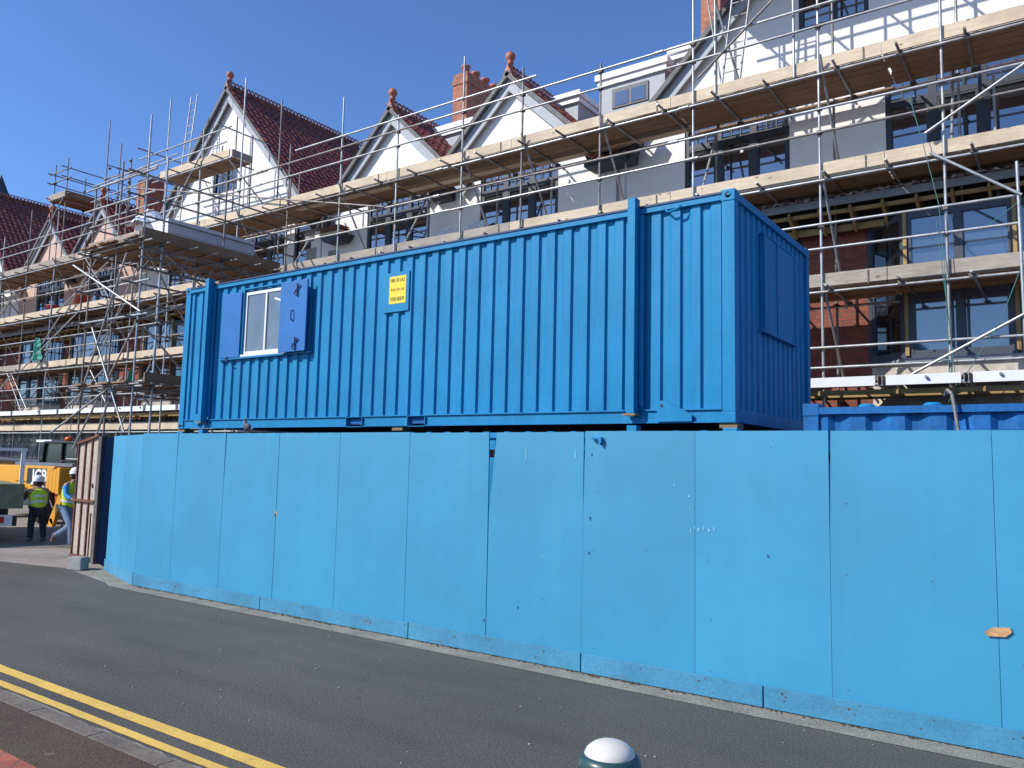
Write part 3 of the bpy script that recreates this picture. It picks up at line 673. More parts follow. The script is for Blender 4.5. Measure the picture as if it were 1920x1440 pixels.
def canopy(h, x0, x1):
    ro = mb(TILE2); n = Vector((0, -.55, .75)).normalized()
    P0 = Vector((x0, 7.88, 7.14)); du = Vector((x1-x0, 0, 0)); dv = Vector((0, .82, .6))
    ro.add([P0, P0+du, P0+du+dv, P0+dv], [(0, 1, 2, 3)])
    v0 = len(ro.v); tiles(ro, P0, du, dv, int((x1-x0)/.2), 4, n, .018, .03)
    for i in range(v0, len(ro.v)): ro.v[i] = tuple(Vector(ro.v[i])+Vector((0, U(-.02, .02), U(-.02, .02))))
    ro.build('canopy_roof', TILE2, h, fix=False)
    mb(GREYP).box(x0, x1, 7.84, 7.875, 6.97, 7.11).build('canopy_fascia', GREYP, h)
    b = mb(YTIM); b.box(x0, x1, 8.0, 8.06, 6.86, 6.93); b.box(x0, x1, 8.4, 8.46, 6.62, 6.74)
    b.build('canopy_beam', YTIM, h)
    x = x0+.25
    while x < x1-.1:
        q = mb(YTIM); q.obox((x, 7.88, 7.03), (x, 8.66, 7.5), .05, .12); q.obox((x, 7.9, 6.93), (x, 8.45, 6.62), .045, .09); q.obox((x, 8.0, 6.90), (x, 8.66, 6.90), .045, .1)
        q.build('canopy_bracket', YTIM, h); x += .55
    mb(DARKIN).box(x0, x1, 8.5, 8.55, 6.7, 7.5).build('canopy_shade_sheet', DARKIN, h)  # dark sheet added to paint the shade under the canopy
def bay(h, x0, x1, z0=4.08, z1=6.72):
    """canted bay window, x0..x1 is the whole width, cants 0.72 wide"""
    c = .72; yf = 8.15; P = [(x0, FY), (x0+c, yf), (x1-c, yf), (x1, FY)]
    for (ax, ay), (bx_, by) in zip(P, P[1:]):
        ln = math.hypot(bx_-ax, by-ay); ang = math.atan2(by-ay, bx_-ax); cols = max(1, round(ln/.8))
        b = mb(mat('bay frame paint', (.055, .066, .085), .5, var=.1)); t = .07
        def bb(u0, u1, z0_, z1_, d0=-.03, d1=.04):
            v = []
            for z in (z0_, z1_):
                for d in (d0, d1):
                    for u in (u0, u1): v.append((ax+math.cos(ang)*u-math.sin(ang)*d, ay+math.sin(ang)*u+math.cos(ang)*d, z))
            b.add(v, [(0, 2, 3, 1), (4, 5, 7, 6), (0, 1, 5, 4), (2, 6, 7, 3), (0, 4, 6, 2), (1, 3, 7, 5)])
        bb(0, ln, z0, z0+.09); bb(0, ln, z1-.12, z1); bb(.0, .10, z0+.09, z1-.12, -.031); bb(ln-.10, ln, z0+.09, z1-.12, -.031)
        for i in range(1, cols): bb(ln*i/cols-.07, ln*i/cols+.07, z0+.09, z1-.12, -.028)
        bb(.1, ln-.1, 5.36, 5.52, -.026)
        # opening sashes
        for i in range(cols):
            u0 = ln*i/cols+.1; u1 = ln*(i+1)/cols-.1
            bb(u0, u0+.04, z0+.09, 5.36, -.02, .03); bb(u1-.04, u1, z0+.09, 5.36, -.02, .03); bb(u0+.04, u1-.04, z0+.09, z0+.14, -.02, .03); bb(u0+.04, u1-.04, 5.31, 5.36, -.02, .03)
        wn = b.build('bay_window', None, h)
        g = mb(GLASSB if ln > 1 else GLASS)
        v = []
        ty = U(-.01, .01)
        for z, dd in ((z0+.09, ty), (5.4, -ty)):
            for u in (0.05, ln-.05): v.append((ax+math.cos(ang)*u-math.sin(ang)*(.01+dd*.3), ay+math.sin(ang)*u+math.cos(ang)*(.01+dd*.3), z))
        g.add(v, [(0, 1, 3, 2)])
        v = []
        for z, dd in ((5.45, -ty), (z1-.1, ty*2)):
            for u in (0.05, ln-.05): v.append((ax+math.cos(ang)*u-math.sin(ang)*(.01+dd*.3), ay+math.sin(ang)*u+math.cos(ang)*(.01+dd*.3), z))
        g.add(v, [(0, 1, 3, 2)])
        g.build('glass', None, wn, fix=False)
    for x, y in P[1:3]: mb(YTIM).box(x-.03, x+.03, yf-.07, yf-.035, z0+.05, z1).build('corner_batten', YTIM, h)
    mb(CREAM).poly([(x0, FY+.02), (x0+c, yf+.02), (x1-c, yf+.02), (x1, FY+.02)], 'z', 2.4, z0-.06).build('bay_wall', CREAM, h)
    mb(GREYP).poly([(x0-.05, FY+.03), (x0+c-.04, yf-.07), (x1-c+.04, yf-.07), (x1+.05, FY+.03)], 'z', z0-.06, z0).build('bay_sill', GREYP, h)
    mb(DARKIN).poly([(x0+.1, FY+.05), (x0+c+.1, yf+.3), (x1-c-.1, yf+.3), (x1-.1, FY+.05)], 'z', z0+.01, z1-.01).build('room_dark', DARKIN, h)
def dormer(h, x0, x1, y0, y1, z0, z1, win=True):
    d = mb(PALEG).box(x0+.12, x1-.12, y0, y1, z0, z1-.3).build('dormer', PALEG, h)
    mb(LEAD).box(x0, x1, y0-.13, y1, z1-.16, z1).box(x0+.05, x1-.05, y0-.08, y1-.01, z1-.30, z1-.162).build('fascia', LEAD, d)
    if win:
        a, c = x0+.45, x1-.55
        mb(SLATE).box(a, c, y0-.03, y0+.01, z1-.95, z1-.45).build('frame', SLATE, d)
        mb(GLASS).box(a+.08, (a+c)/2-.04, y0-.04, y0-.031, z1-.9, z1-.55).box((a+c)/2+.04, c-.08, y0-.04, y0-.031, z1-.9, z1-.55).build('pane', GLASS, d)
def chimney(h, x0, x1, y0, y1, z0, z1, pots, m=BRICKO):
    c = mb(m).box(x0, x1, y0, y1, z0, z1-.35).box(x0-.03, x1+.03, y0-.03, y1+.03, z1-.35, z1-.2).box(x0, x1, y0, y1, z1-.2, z1).build('chimney', m, h)
    for i in range(pots):
        y = y0+(y1-y0)*(i+.5)/pots
        p = mb(TERRA, True); p.lathe(((x0+x1)/2, y, z1), [(.13, -.05), (.12, .25), (.15, .27), (.15, .33), (.11, .34), (.10, .2)], 12); p.build('pot', TERRA, c)
def house(name, label, xa, xb, gables, wallm, wins, bays, low=BRICK, group='gabled houses of the terrace behind the scaffold', yb=14.6, main=True):
    h = thing(name, label, 'house', ((xa+xb)/2, FY, 0), group)
    # lower wall (brick) with bay openings, upper rendered wall with window openings and gable
    b = mb(low); holes = [(x0+.02, x1-.02, 3.9, 6.75) for x0, x1 in bays]
    wall_cols(b, [xa, xb]+[v for q in holes for v in q[:2]], 0, lambda x: 7.0, holes, FY, .25)
    b.box(xa, xb, 15.2, 15.4, 0, 9); b.box(xa-.0, xa+.1, FY+.3, 15.2, 0, 7); b.box(xb-.1, xb, FY+.3, 15.2, 0, 7)
    b.build('brick_wall', low, h, fix=False)
    def top(x):
        z = 9.45
        for g in gables: z = max(z, g['z']-.12-g['m']*abs(x-g['cx']))
        return z
    holes = [(x0, x1, z0, z1) for (x0, x1, z0, z1, *_r) in wins]
    brk = [xa, xb]+[v for q in holes for v in q[:2]]
    for g in gables: brk += [g['cx'], max(xa, g['cx']-(g['z']-.12-9.45)/g['m']), min(xb, g['cx']+(g['z']-.12-9.45)/g['m'])]
    for g1, g2 in zip(gables, gables[1:]):
        brk.append((g1['cx']+g2['cx'])/2)
    b = mb(wallm); wall_cols(b, brk, 7.0, top, holes, FY, .14); b.build('render_wall', wallm, h, fix=False)
    b = mb(DARKIN); b.box(xa+.2, xb-.2, FY+.9, FY+.95, .2, 9.3)
    for g in gables: b.box(g['cx']-1.5, g['cx']+1.5, FY+.9, FY+.95, 9.3, 9.3+(g['z']-9.3)*.5)
    b.build('interior', DARKIN, h)
    for (x0, x1, z0, z1, cols, zt, bars) in wins: window(h, x0, x1, z0, z1, FY+.06, cols, zt, bars)
    for g in gables: gable(h, g['cx'], g['z'], g['m'], g['zl'], g['zr'], g['yb'], wallm)
    if main:
        b = mb(TILE); b.poly([(FY+.05, 9.35), (11.3, 11.55), (14.0, 11.55), (15.3, 9.35)], 'x', xa, xb); b.build('main_roof', TILE, h)
    for x0, x1 in bays: bay(h, x0, x1)
    canopy(h, xa, xb)
    return h
GR = 'gabled houses of the terrace behind the scaffold'
w2 = lambda c, wd=2.3, z0=7.55, z1=9.62, cols=3: (c-wd/2, c+wd/2, z0, z1, cols, 9.05, 2)
# big gable 4 (right)
h4 = house('gabled_house', 'tall white rendered gable house at the right edge with brick pier and bay window', -8.45, 1.2,
      [dict(cx=-3.55, z=14.1, m=.98, zl=9.4, zr=9.4, yb=14.6)], WHITE,
      [w2(-5.67, 2.26), w2(-1.55, 2.4), (-4.33, -3.0, 11.0, 12.2, 2, None, 0)], [(-8.0, -4.35), (-3.10, .0)])
chimney(h4, -7.35, -6.85, 11.0, 12.6, 9.5, 14.9, 4)
# pair g2 g3
h23 = house('twin_gabled_house', 'white house with two small matching gables between the two tall ones', -18.5, -8.45,
      [dict(cx=-15.6, z=12.1, m=.95, zl=9.3, zr=9.3, yb=11.3), dict(cx=-11.48, z=12.0, m=.93, zl=9.3, zr=9.3, yb=11.2)], WHITE,
      [w2(-15.36, 2.4), w2(-11.25, 2.38)], [(-17.2, -13.9), (-12.9, -9.6)])
dormer(h23, -9.75, -7.75, 10.0, 12.0, 9.8, 12.02); dormer(h23, -12.6, -10.55, 10.6, 12.4, 10.4, 12.13, False); dormer(h23, -16.4, -13.95, 10.3, 12.5, 10.2, 12.06, False)
dormer(h4, -7.9, -6.6, 10.3, 12.3, 9.8, 12.35, False)
chimney(h23, -15.42, -14.87, 11.0, 13.0, 10.2, 14.05, 4)
# big gable 1
h1 = house('gabled_house', 'tall white gable house left of the twin gables, its red roof running back', -28.3, -18.5,
      [dict(cx=-23.4, z=14.75, m=1.09, zl=9.4, zr=9.4, yb=14.6)], WHITE,
      [w2(-25.5, 2.26), w2(-21.4, 2.4), (-24.2, -22.85, 11.1, 12.15, 2, None, 0), (-19.75, -18.95, 7.4, 9.5, 1, None, 0)], [(-27.6, -24.4), (-23.0, -19.7)])
# left pair (pink) and far left big gable
h56 = house('twin_gabled_house', 'pink rendered house with two small gables at the left', -38.3, -28.3,
      [dict(cx=-35.5, z=12.1, m=.98, zl=9.3, zr=9.3, yb=11.0), dict(cx=-31.35, z=12.1, m=.98, zl=9.3, zr=9.3, yb=11.2)], PINK,
      [w2(-35.4, 2.4), w2(-31.2, 2.4)], [(-37.1, -33.8), (-32.8, -29.5)])
chimney(h56, -30.2, -29.5, 9.3, 10.1, 9.5, 12.95, 0)
h7 = house('gabled_house', 'furthest left house with long red tiled roof beyond the pink gables', -48.3, -38.3,
      [dict(cx=-43.4, z=14.75, m=1.09, zl=9.4, zr=9.4, yb=15.6)], WHITE,
      [w2(-45.5), w2(-41.2)], [(-47.4, -44.2), (-42.9, -39.6)])
# kneeler brackets (dark eaves boxes) at the feet of the gables
for h, x in ((h4, -8.2), (h23, -13.55), (h23, -18.4), (h1, -28.2), (h56, -33.4), (h23, -8.75)):
    mb(SLATE).poly([(8.22, 9.42), (8.22, 9.25), (8.5, 9.02), (8.69, 9.0), (8.69, 9.42)], 'x', x-.32, x+.28).build('eaves_box', SLATE, h)
# rough patched blockwork on the wall of h1 (beside the door)
for x, z in ((-19.0, 8.9), (-18.9, 8.3), (-17.9, 8.1), (-18.1, 9.0), (-18.6, 7.6)):
    mb(mat('grey patch render', (.32, .31, .29), .9)).box(x-.25, x+.2, FY-.012, FY-.002, z-.2, z+.2).build('bare_patch', None, h23)
# downpipe and black sheeting at ground floor
mb(GREYP).tube((-8.42, FY-.06, 7.3), (-8.42, FY-.06, 9.2), .03).build('downpipe', GREYP, h23)
b = mb(SHEET); n_ = 260; v = []
for i in range(n_+1):
    x = -48+i*40/n_
    for z in (0, 1.1, 2.2, 3.35): v.append((x, 8.02+.05*math.sin(i*1.7+z)+U(-.05, .05), z+U(-.04, .04)))
b.add(v, [(4*i+k, 4*i+4+k, 4*i+5+k, 4*i+1+k) for i in range(n_) for k in range(3)])
tag(b.build('plastic_sheet', SHEET, None, fix=False), 'black polythene sheet hung along the ground floor behind the vehicles', 'sheeting')
# church like spire peak at far left edge
spire = tag(mb(mat('dark slate spire', (.03, .035, .05), .6)).lathe((-54.9, 14, 0), [(2.4, 0), (2.3, 14.6), (1.4, 16.2), (.02, 19.5)], 8).build('slate_turret', None, None), 'dark slate turret tip rising above the roof at the left edge', 'turret')

# ---------------------------------------------------------------- scaffold
RT = .0242
def rndm(): return GALV[0] if R() < .5 else GALV[1] if R() < .7 else GALV[2]
class Scaf:
    def __init__(s, name, label, loc): s.r = thing(name, label, 'scaffold', loc); s.it = {}
    def t(s, name, p, q, m=None, r=RT):
        s.it.setdefault(name, []).append(mb(m or rndm(), True).tube(p, q, r, 8))
    def c(s, p, ax=None):
        x, y, z = p; b = mb(COUP); a = .045
        b.box(x-a, x+a, y-a, y+a, z-.03, z+.03); b.box(x+a*.6, x+a*1.7, y-.012, y+.012, z-.012, z+.012)
        b.rot(p, U(-.3, .3)); s.it.setdefault('coupler', []).append(b)
    def board(s, name, x0, x1, y0, y1, z0, z1, m): s.it.setdefault(name, []).append(mb(m).box(x0, x1, y0, y1, z0, z1))
    def bar(s, name, p, q, wd, hd, m): s.it.setdefault(name, []).append(mb(m).obox(p, q, wd, hd))
    def done(s):
        for k, v in s.it.items(): many(k, v, s.r)
sc = Scaf('scaffold', 'tube scaffold with four boarded lifts along the front of the whole terrace', (-20, 7.6, 0))
OX = [(.75, 13.2), (-1.6, 13.2), (-3.53, 13.2), (-5.9, 13.3), (-7.97, 10.6), (-9.96, 11.05), (-11.68, 11.8), (-13.8, 10.85), (-15.88, 11.85), (-17.99, 11.0), (-20.28, 13.6), (-22.4, 11.4), (-24.3, 13.9),
      (-25.9, 10.7), (-27.3, 10.9), (-29.3, 10.6), (-31.5, 11.3), (-33.7, 11.7), (-35.9, 10.9), (-38.1, 11.2), (-40.3, 10.9), (-42.5, 11)]
IX = [.8, -1.5, -3.6, -5.95, -8.05, -10.0, -11.6, -13.9, -15.8, -18.05, -20.2, -22.5, -24.4, -26, -27.4, -29.4, -31.4, -33.8, -35.8, -38.2, -40.2, -42.4]
YO, YI = 7.0, 8.33
LV = [3.54, 5.17, 7.17, 9.12]
for (x, zt) in OX:
    ln = U(-.015, .015); dy = U(-.02, .02)
    m = rndm()
    sc.t('standard', (x, YO, 0), (x+ln, YO+dy, zt), m)
    for z in LV: sc.c((x+ln*z/zt, YO-.02, z))
    for z in (10.03, 10.4, 8.05, 8.49, 5.94, 6.35):
        if z < zt: sc.c((x, YO-.02, z))
for x, (xo, zt) in zip(IX, OX):
    tall = 13.2 if x > -6.5 else (13.4 if -24.5 < x < -20 else 9.25)
    sc.t('standard', (x, YI, 0), (x+U(-.02, .02), YI, tall)); 
    for z in LV: sc.c((x, YI-.02, z))
XE0, XE1 = -43.5, 1.3
def run(name, y, z, x0, x1, m=None, jit=.006, step=6.3):
    x = x0
    while x < x1-.2:
        e = min(x+step+U(-.4, .2), x1); sc.t(name, (x-.12, y+U(-jit, jit), z+U(-jit, jit)), (e+.02, y+U(-jit, jit), z+U(-jit, jit)), m)
        # sleeve coupler
        if e < x1: sc.it.setdefault('sleeve', []).append(mb(GALV[0], True).tube((e-.16, y-.01, z), (e+.04, y-.01, z), .034, 8))
        x = e
for z in LV:
    run('ledger', YO-.05, z, XE0, XE1); run('ledger', YI-.05, z-.02, XE0, XE1)
for z, a, c in ((10.03, XE0, XE1), (10.42, XE0, XE1), (10.74, -17.6, -9.6), (8.05, -24.4, XE1), (8.47, -24.4, XE1), (8.1, XE0, -25), (8.5, XE0, -25), (5.94, XE0, -24), (6.35, XE0, -24), (5.94, -4.6, -.6), (6.38, -4.6, -.6), (3.85, -4.6, XE1), (4.2, -4.6, XE1), (4.1, XE0, -24), (4.5, XE0, -24)):
    run('guard_rail', YO-.05, z, a, c, GALV[0] if a > -20 and z > 7 else None)
# transoms, decks, toe boards
ti = 0
for li, z in enumerate(LV):
    x = 1.1
    while x > XE0:
        m = GALV[2] if R() < .6 else GALV[1]
        sc.t('transom', (x, YO-.38+U(-.06, .1), z+.05), (x+U(-.04, .04), YI+.35+U(-.1, .0), z+.05), m)
        if x > -16: sc.c((x, YO-.05, z+.03)); sc.c((x, YI-.05, z+.03))
        x -= U(.95, 1.25)
    # boards
    x = XE1+.1; k = 0
    while x > XE0:
        e = x-3.9
        if li == 0: col = MIDB
        else: col = NEWB if R() < .45 else MIDB
        b = mb(col)
        for j in range(5): y = YO+.08+j*.236; b.use(random.choice([MIDB, MIDB, MIDB, DKB, col])).box(e+U(0, .05), x-.004, y, y+.22, z+.077+U(0, .008), z+.118)
        if R() < (.3 if x > -13 else .45): b.box(e+.02, x-.03, YI+.05, YI+.24, z+.078, z+.114)
        sc.it.setdefault('deck', []).append(b)
        if li > 0:
            if x < -18: cm = NEWB if R() < .85 else OLDB
            elif li == 3: cm = NEWB
            elif li == 2: cm = NEWB if (x < -16 or x > -8.5) else OLDB
            else: cm = OLDB
            sc.board('toe_board', e+.012, x, YO+.035, YO+.073, z+.12, z+.345, cm)
            if x > -30: sc.it.setdefault('toe_clip', []).append(mb(COUP).box(x-.3, x-.28, YO+.02, YO+.034, z+.08, z+.33))
        x = e; k += 1
# ledger braces between outer and inner rows
for i, (x, zt) in enumerate(OX):
    if i % 2 == 0 and i or i in (5,):
        for z in ((7.3, 9.45), (5.1, 7.3), (3.4, 5.3)):
            sc.t('brace', (x+.05, YO-.12, z[1]), (x+.12, YI-.08, z[0]), GALV[1])
    elif 0 < i < 10: sc.t('brace', (x+.05, YI-.1, 9.2), (x+.1, YO+.1, 7.3), GALV[1])
T = sc.t
T('brace', (-5.77, 6.9, 9.62), (-4.0, 6.9, 11.0), GALV[2]); T('brace', (-5.66, 7.05, 11.9), (-5.15, 7.9, 9.3), GALV[1]); T('brace', (-5.86, 7.2, 12.5), (-5.5, 7.6, 9.4), GALV[0], .016)
T('standard', (-5.46, 7.02, 9.3), (-5.46, 7.02, 13.2), GALV[0]); T('standard', (-3.97, 7.02, 9.2), (-3.97, 7.02, 13.0), GALV[0])
T('brace', (-1.85, 6.88, 7.62), (-.3, 6.86, 8.5), GALV[0]); T('brace', (-1.78, 6.88, 7.28), (-.55, 6.86, 6.35), GALV[0]); T('brace', (-2.3, 6.88, 3.58), (-.3, 6.86, 4.66), GALV[0])
T('standard', (-.58, 6.9, 3.6), (-.6, 6.9, 6.9), GALV[0]); T('standard', (-.95, 8.3, 3.4), (-.95, 8.3, 9.0), GALV[1])
# long loose tube running from the loading bay to the wall and rakers at the left
T('brace', (-26.44, 6.85, 11.25), (-14.1, 6.88, 8.47), GALV[2])
for p, q in (((-30.6, 9.0, 7.3), (-26.2, 6.8, 9.2)), ((-33.2, 6.8, 5.2), (-29.0, 6.8, 7.2)), ((-36.5, 6.8, 3.5), (-33.6, 6.8, 5.3)), ((-27.5, 6.85, 5.3), (-25.0, 6.85, 8.9)), ((-26.5, 6.85, 2.0), (-24.2, 6.85, 5.0)), ((-30, 6.85, 3.4), (-27, 6.85, 5.0))):
    T('brace', (p[0], 6.83, p[2]), (q[0], 6.85, q[2]), GALV[0] if R() < .5 else GALV[1])
for i in range(46):                                        # the dense tangle of rakers, spare tubes and ties at the left end
    x = U(-42, -24.2); lv = random.choice([2.4, 3.5, 5.1, 5.6, 7.1, 7.6]); k = R()
    if k < .35: T('brace', (x, U(6.8, 7.0), lv), (x+random.choice([-1, 1])*U(1.4, 2.3), U(6.8, 7.05), lv+U(1.5, 2.1)), GALV[2] if R() < .5 else GALV[1])
    elif k < .6: T('brace', (x, 6.95, lv+1.6), (x+U(-.1, .1), 8.4, lv), GALV[2])
    elif k < .8: T('guard_rail', (x, YI-.1, lv+U(.8, 1.2)), (x+U(2, 4), YI-.1, lv+U(.8, 1.2)), GALV[2])
    else: T('standard', (x, U(7.1, 8.5), lv), (x+U(-.04, .04), U(7.1, 8.5), lv+U(1.2, 2.3)), GALV[2])
# upper lift at the tall gables
for xa, xb, z, wd_ in ((-24.7, -20.9, 11.17, 3), (-6.2, 1.0, 12.30, 5)):
    T('ledger', (xa-.3, YO-.05, z), (xb+.2, YO-.05, z)); T('ledger', (xa-.3, YI-.05, z), (xb+.2, YI-.05, z))
    T('guard_rail', (xa-1.2, YO-.05, z+1.0), (xb+.1, YO-.05, z+1.0), GALV[0]); T('guard_rail', (xa-.5, YO-.05, z+.55), (xb-.1, YO-.05, z+.55), GALV[0])
    x = xa+.1
    while x < xb: T('transom', (x, YO-.45, z+.05), (x, YO+.35+.25*wd_, z+.05), GALV[2]); x += 1.15
    b = mb(MIDB)
    for j in range(wd_): b.box(xa, xb, YO+.08+j*.236, YO+.30+j*.236, z+.078, z+.115)
    sc.it['deck'].append(b); sc.board('toe_board', xa, xb-.05, YO+.03, YO+.07, z+.12, z+.345, NEWB)
    for x_, e_ in ((xa, .02), (xb, -.02)): sc.it['toe_board'].append(mb(OLDB).box(x_, x_+.04, YO+.08, YO+.1+.24*wd_, z+.12, z+.34))
    T('guard_rail', (xb-.1, YO-.4, z+1.0), (xb-.1, YI+.3, z+1.0)); T('guard_rail', (xa-.4, YO-.6, z+1.05), (xa-.4, YI+1.3, z+1.05), GALV[2])
T('brace', (-24.3, 6.95, 9.4), (-22.3, 6.95, 11.6), GALV[1]); T('brace', (-20.9, 6.95, 11.2), (-19.6, 7.9, 9.2), GALV[2])
for x in (-21.3, -19.3, -18.9, -22.9): T('standard', (x, 8.1, 9.2), (x, 8.1, 12.4 if x < -21 else 10.7), GALV[2])
# aluminium beams and white boards along the lowest visible lift
x = -.2
while x > XE0:
    ln = 1.22 if x > -6 else U(1.1, 2.6)
    sc.board('white_edge_board', x-ln+.16, x, 6.62, 6.66, 3.48, 3.64, LEAD)
    for d in (.04, .10):
        b = mb(GALV[1]); xx = x-ln+d; b.box(xx-.022, xx+.022, 6.63, 8.5, 3.48, 3.49); b.box(xx-.022, xx+.022, 6.63, 8.5, 3.63, 3.64); b.box(xx-.004, xx+.004, 6.63, 8.5, 3.49, 3.63); sc.it.setdefault('steel_joist', []).append(b)
    x -= ln
for y in (6.85, 7.3, 7.75): sc.it.setdefault('timber_bearer', []).append(mb(YTIM).box(XE0, -.2, y, y+.06, 3.36, 3.44))
x = XE1
while x > XE0:
    sc.board('toe_board', x-3.88, x, YO-.0, YO+.035, 2.92, 3.15, NEWB if x < -18 else OLDB); x -= 3.9
run('ledger', YO-.05, 2.83, XE0, -12)
sc.done()

lb = Scaf('loading_bay_scaffold', 'loading bay scaffold projecting towards the road beside the container', (-19, 4.8, 0))
T = lb.t
for x, y, zt in ((-17.85, 2.75, 10.2), (-17.85, 4.9, 9.2), (-17.9, 3.25, 9.35), (-19.0, 2.75, 9.3), (-20.2, 2.75, 8.9), (-20.2, 4.9, 8.5), (-19.0, 4.9, 8.3), (-17.85, 6.6, 8.2), (-20.2, 6.5, 8.2)):
    T('standard', (x, y, 0), (x+U(-.03, .03), y+U(-.03, .03), zt), GALV[2] if R() < .6 else GALV[0])
    for z in (3.7, 5.2, 7.12): lb.c((x, y, z))
for z in (1.9, 3.62, 5.3, 6.1, 7.05, 7.75, 8.2, 8.75):
    if z < 3 or 3 < z < 7.2 or z > 7.5:
        T('ledger', (-17.9, 2.3, z), (-17.9, 7.2, z+U(-.02, .02)), GALV[2]); 
        if z < 8: T('ledger', (-20.2, 2.4, z), (-20.2, 7.1, z), GALV[2])
        T('ledger', (-20.6, 2.72, z+.05), (-17.4, 2.72, z+.05))
        if z < 7.2: T('ledger', (-20.5, 4.95, z+.05), (-17.5, 4.95, z+.05), GALV[2])
for z in (7.1, 3.66):
    y = 2.6
    while y < 6.9: T('transom', (-20.5, y, z+.05), (-17.45+U(-.1, .2), y, z+.05), GALV[2]); y += .62
    b = mb(MIDB); x = -20.3
    while x < -17.9:
        b.box(x, x+.222, 2.55+U(-.12, .1), 6.95, z+.085, z+.123); x += .23
    lb.it.setdefault('deck', []).append(b)
lb.board('toe_board', -17.86, -17.82, 2.7, 6.7, 7.24, 7.46, MIDB); lb.board('toe_board', -20.2, -17.87, 2.66, 2.70, 7.24, 7.36, OLDB)
lb.board('toe_board', -17.86, -17.82, 3.0, 6.7, 3.80, 4.03, MIDB)
for p, q in (((-20.2, 2.68, 3.3), (-18.4, 2.68, 6.9)), ((-20.9, 2.66, 6.9), (-17.6, 2.66, 5.4)), ((-17.9, 2.8, 5.3), (-20.3, 2.7, 2.2)), ((-17.95, 2.9, 1.2), (-17.95, 6.4, 5.2)), ((-17.95, 6.6, 1.9), (-17.95, 3.0, 5.1)),
             ((-17.95, 2.9, 5.3), (-17.95, 6.5, 7.0)), ((-17.95, 6.4, 5.3), (-17.95, 3.3, 7.0)), ((-20.1, 2.9, 5.3), (-20.1, 6.4, 7.0)), ((-19.8, 2.7, 5.2), (-18.0, 2.7, 2.6)), ((-20.4, 2.6, .2), (-18.6, 2.6, 3.3)),
             ((-21.5, 2.7, 2.6), (-18.2, 2.7, 3.9)), ((-19, 4.9, 5.3), (-18, 2.9, 7.0))):
    T('brace', p, q, GALV[0] if R() < .5 else GALV[1])
for z in (6.7, 6.9): 
    T('lattice_beam', (-17.7, 2.6, z-.0), (-17.7, 6.9, z), GALV[2])
k = 2.7
while k < 6.8: T('lattice_beam', (-17.7, k, 6.45), (-17.7, k+.4, 7.0), GALV[2], .014); T('lattice_beam', (-17.7, k+.4, 7.0), (-17.7, k+.8, 6.45), GALV[2], .014); k += .8
T('lattice_beam', (-17.7, 2.6, 6.45), (-17.7, 6.9, 6.45), GALV[2])
lb.done()

ch = Scaf('chimney_scaffold', 'small high scaffold platform over the pink gables with tubes against the sky', (-33, 9.5, 9.3))
T = ch.t
for x, y, z0, z1 in ((-34.2, 8.0, 9.2, 14.0), (-33.2, 8.0, 9.2, 14.1), (-34.2, 9.2, 11, 13.8), (-33.0, 9.6, 10.5, 13.7), (-32.9, 11, 10.5, 13.4), (-34.1, 11, 11, 13.5), (-32.1, 9.0, 11.5, 15.8), (-31.1, 9.0, 11.0, 14.6), (-30.2, 9.0, 11.6, 13.8), (-29.1, 9.0, 10.5, 13.9), (-29.0, 8.3, 9.2, 12.9), (-30.5, 8.3, 9.2, 12.3), (-33.0, 12.4, 10.5, 13.3)):
    T('standard', (x, y, z0), (x+U(-.05, .05), y, z1), GALV[2]); ch.c((x, y, 12.35)); ch.c((x, y, 13.2))
for z in (12.25, 12.9, 13.3):
    T('guard_rail', (-33.1, 7.7, z+.35 if z > 12.5 else z), (-33.0, 13.2, z+.3 if z > 12.5 else z), GALV[2]); T('guard_rail', (-34.25, 7.7, z+.25), (-34.2, 13.2, z+.2), GALV[2])
    T('guard_rail', (-34.6, 7.95, z+.3), (-32.8, 7.95, z+.3), GALV[2])
T('guard_rail', (-32.2, 8.95, 13.3), (-29.0, 9.0, 13.15), GALV[2]); T('guard_rail', (-31.3, 8.6, 13.6), (-29.8, 12.5, 13.3), GALV[2]); T('guard_rail', (-31.0, 8.2, 12.5), (-26.9, 8.2, 12.6), GALV[0]); T('guard_rail', (-29.4, 8.0, 12.9), (-28.6, 12.0, 12.7), GALV[2])
T('guard_rail', (-30.3, 7.6, 12.2), (-24.3, 7.4, 12.2), GALV[0]); T('guard_rail', (-30.3, 7.6, 11.6), (-24.3, 7.4, 11.7), GALV[0])
ch.board('deck', -34.3, -33.0, 7.9, 13.0, 12.38, 12.42, MIDB); ch.board('toe_board', -34.35, -33.0, 7.86, 7.9, 12.42, 12.66, OLDB); ch.board('toe_board', -33.0, -32.96, 7.9, 13, 12.42, 12.66, MIDB)
T('brace', (-36.5, 7.9, 9.3), (-33.2, 7.9, 12.4), GALV[1])
ch.done()
# ladder leaning on scaffold (dark against the sky and on the white gable)
def ladder(label, p, q, wd):
    r = thing('ladder', label, 'ladder', p, 'access ladders on the scaffold')
    p = Vector(p); q = Vector(q); a = Vector(wd)
    for s_ in (0, 1): mb(GALV[1], True).tube(p+a*s_, q+a*s_, .022, 8).build('stile', None, r)
    n = int((q-p).length/.27)
    for i in range(1, n): c = p+(q-p)*i/n; mb(GALV[1], True).tube(c, c+a, .013, 6).build('rung', None, r)
ladder('grey ladder rising above the left end of the tall gable platform', (-24.75, 7.6, 9.3), (-24.9, 8.1, 14.6), (.36, .0, 0))
ladder('grey ladder leaning beside the gable at the upper right', (-5.15, 7.4, 9.3), (-4.75, 7.55, 13.0), (-.36, 0, 0))

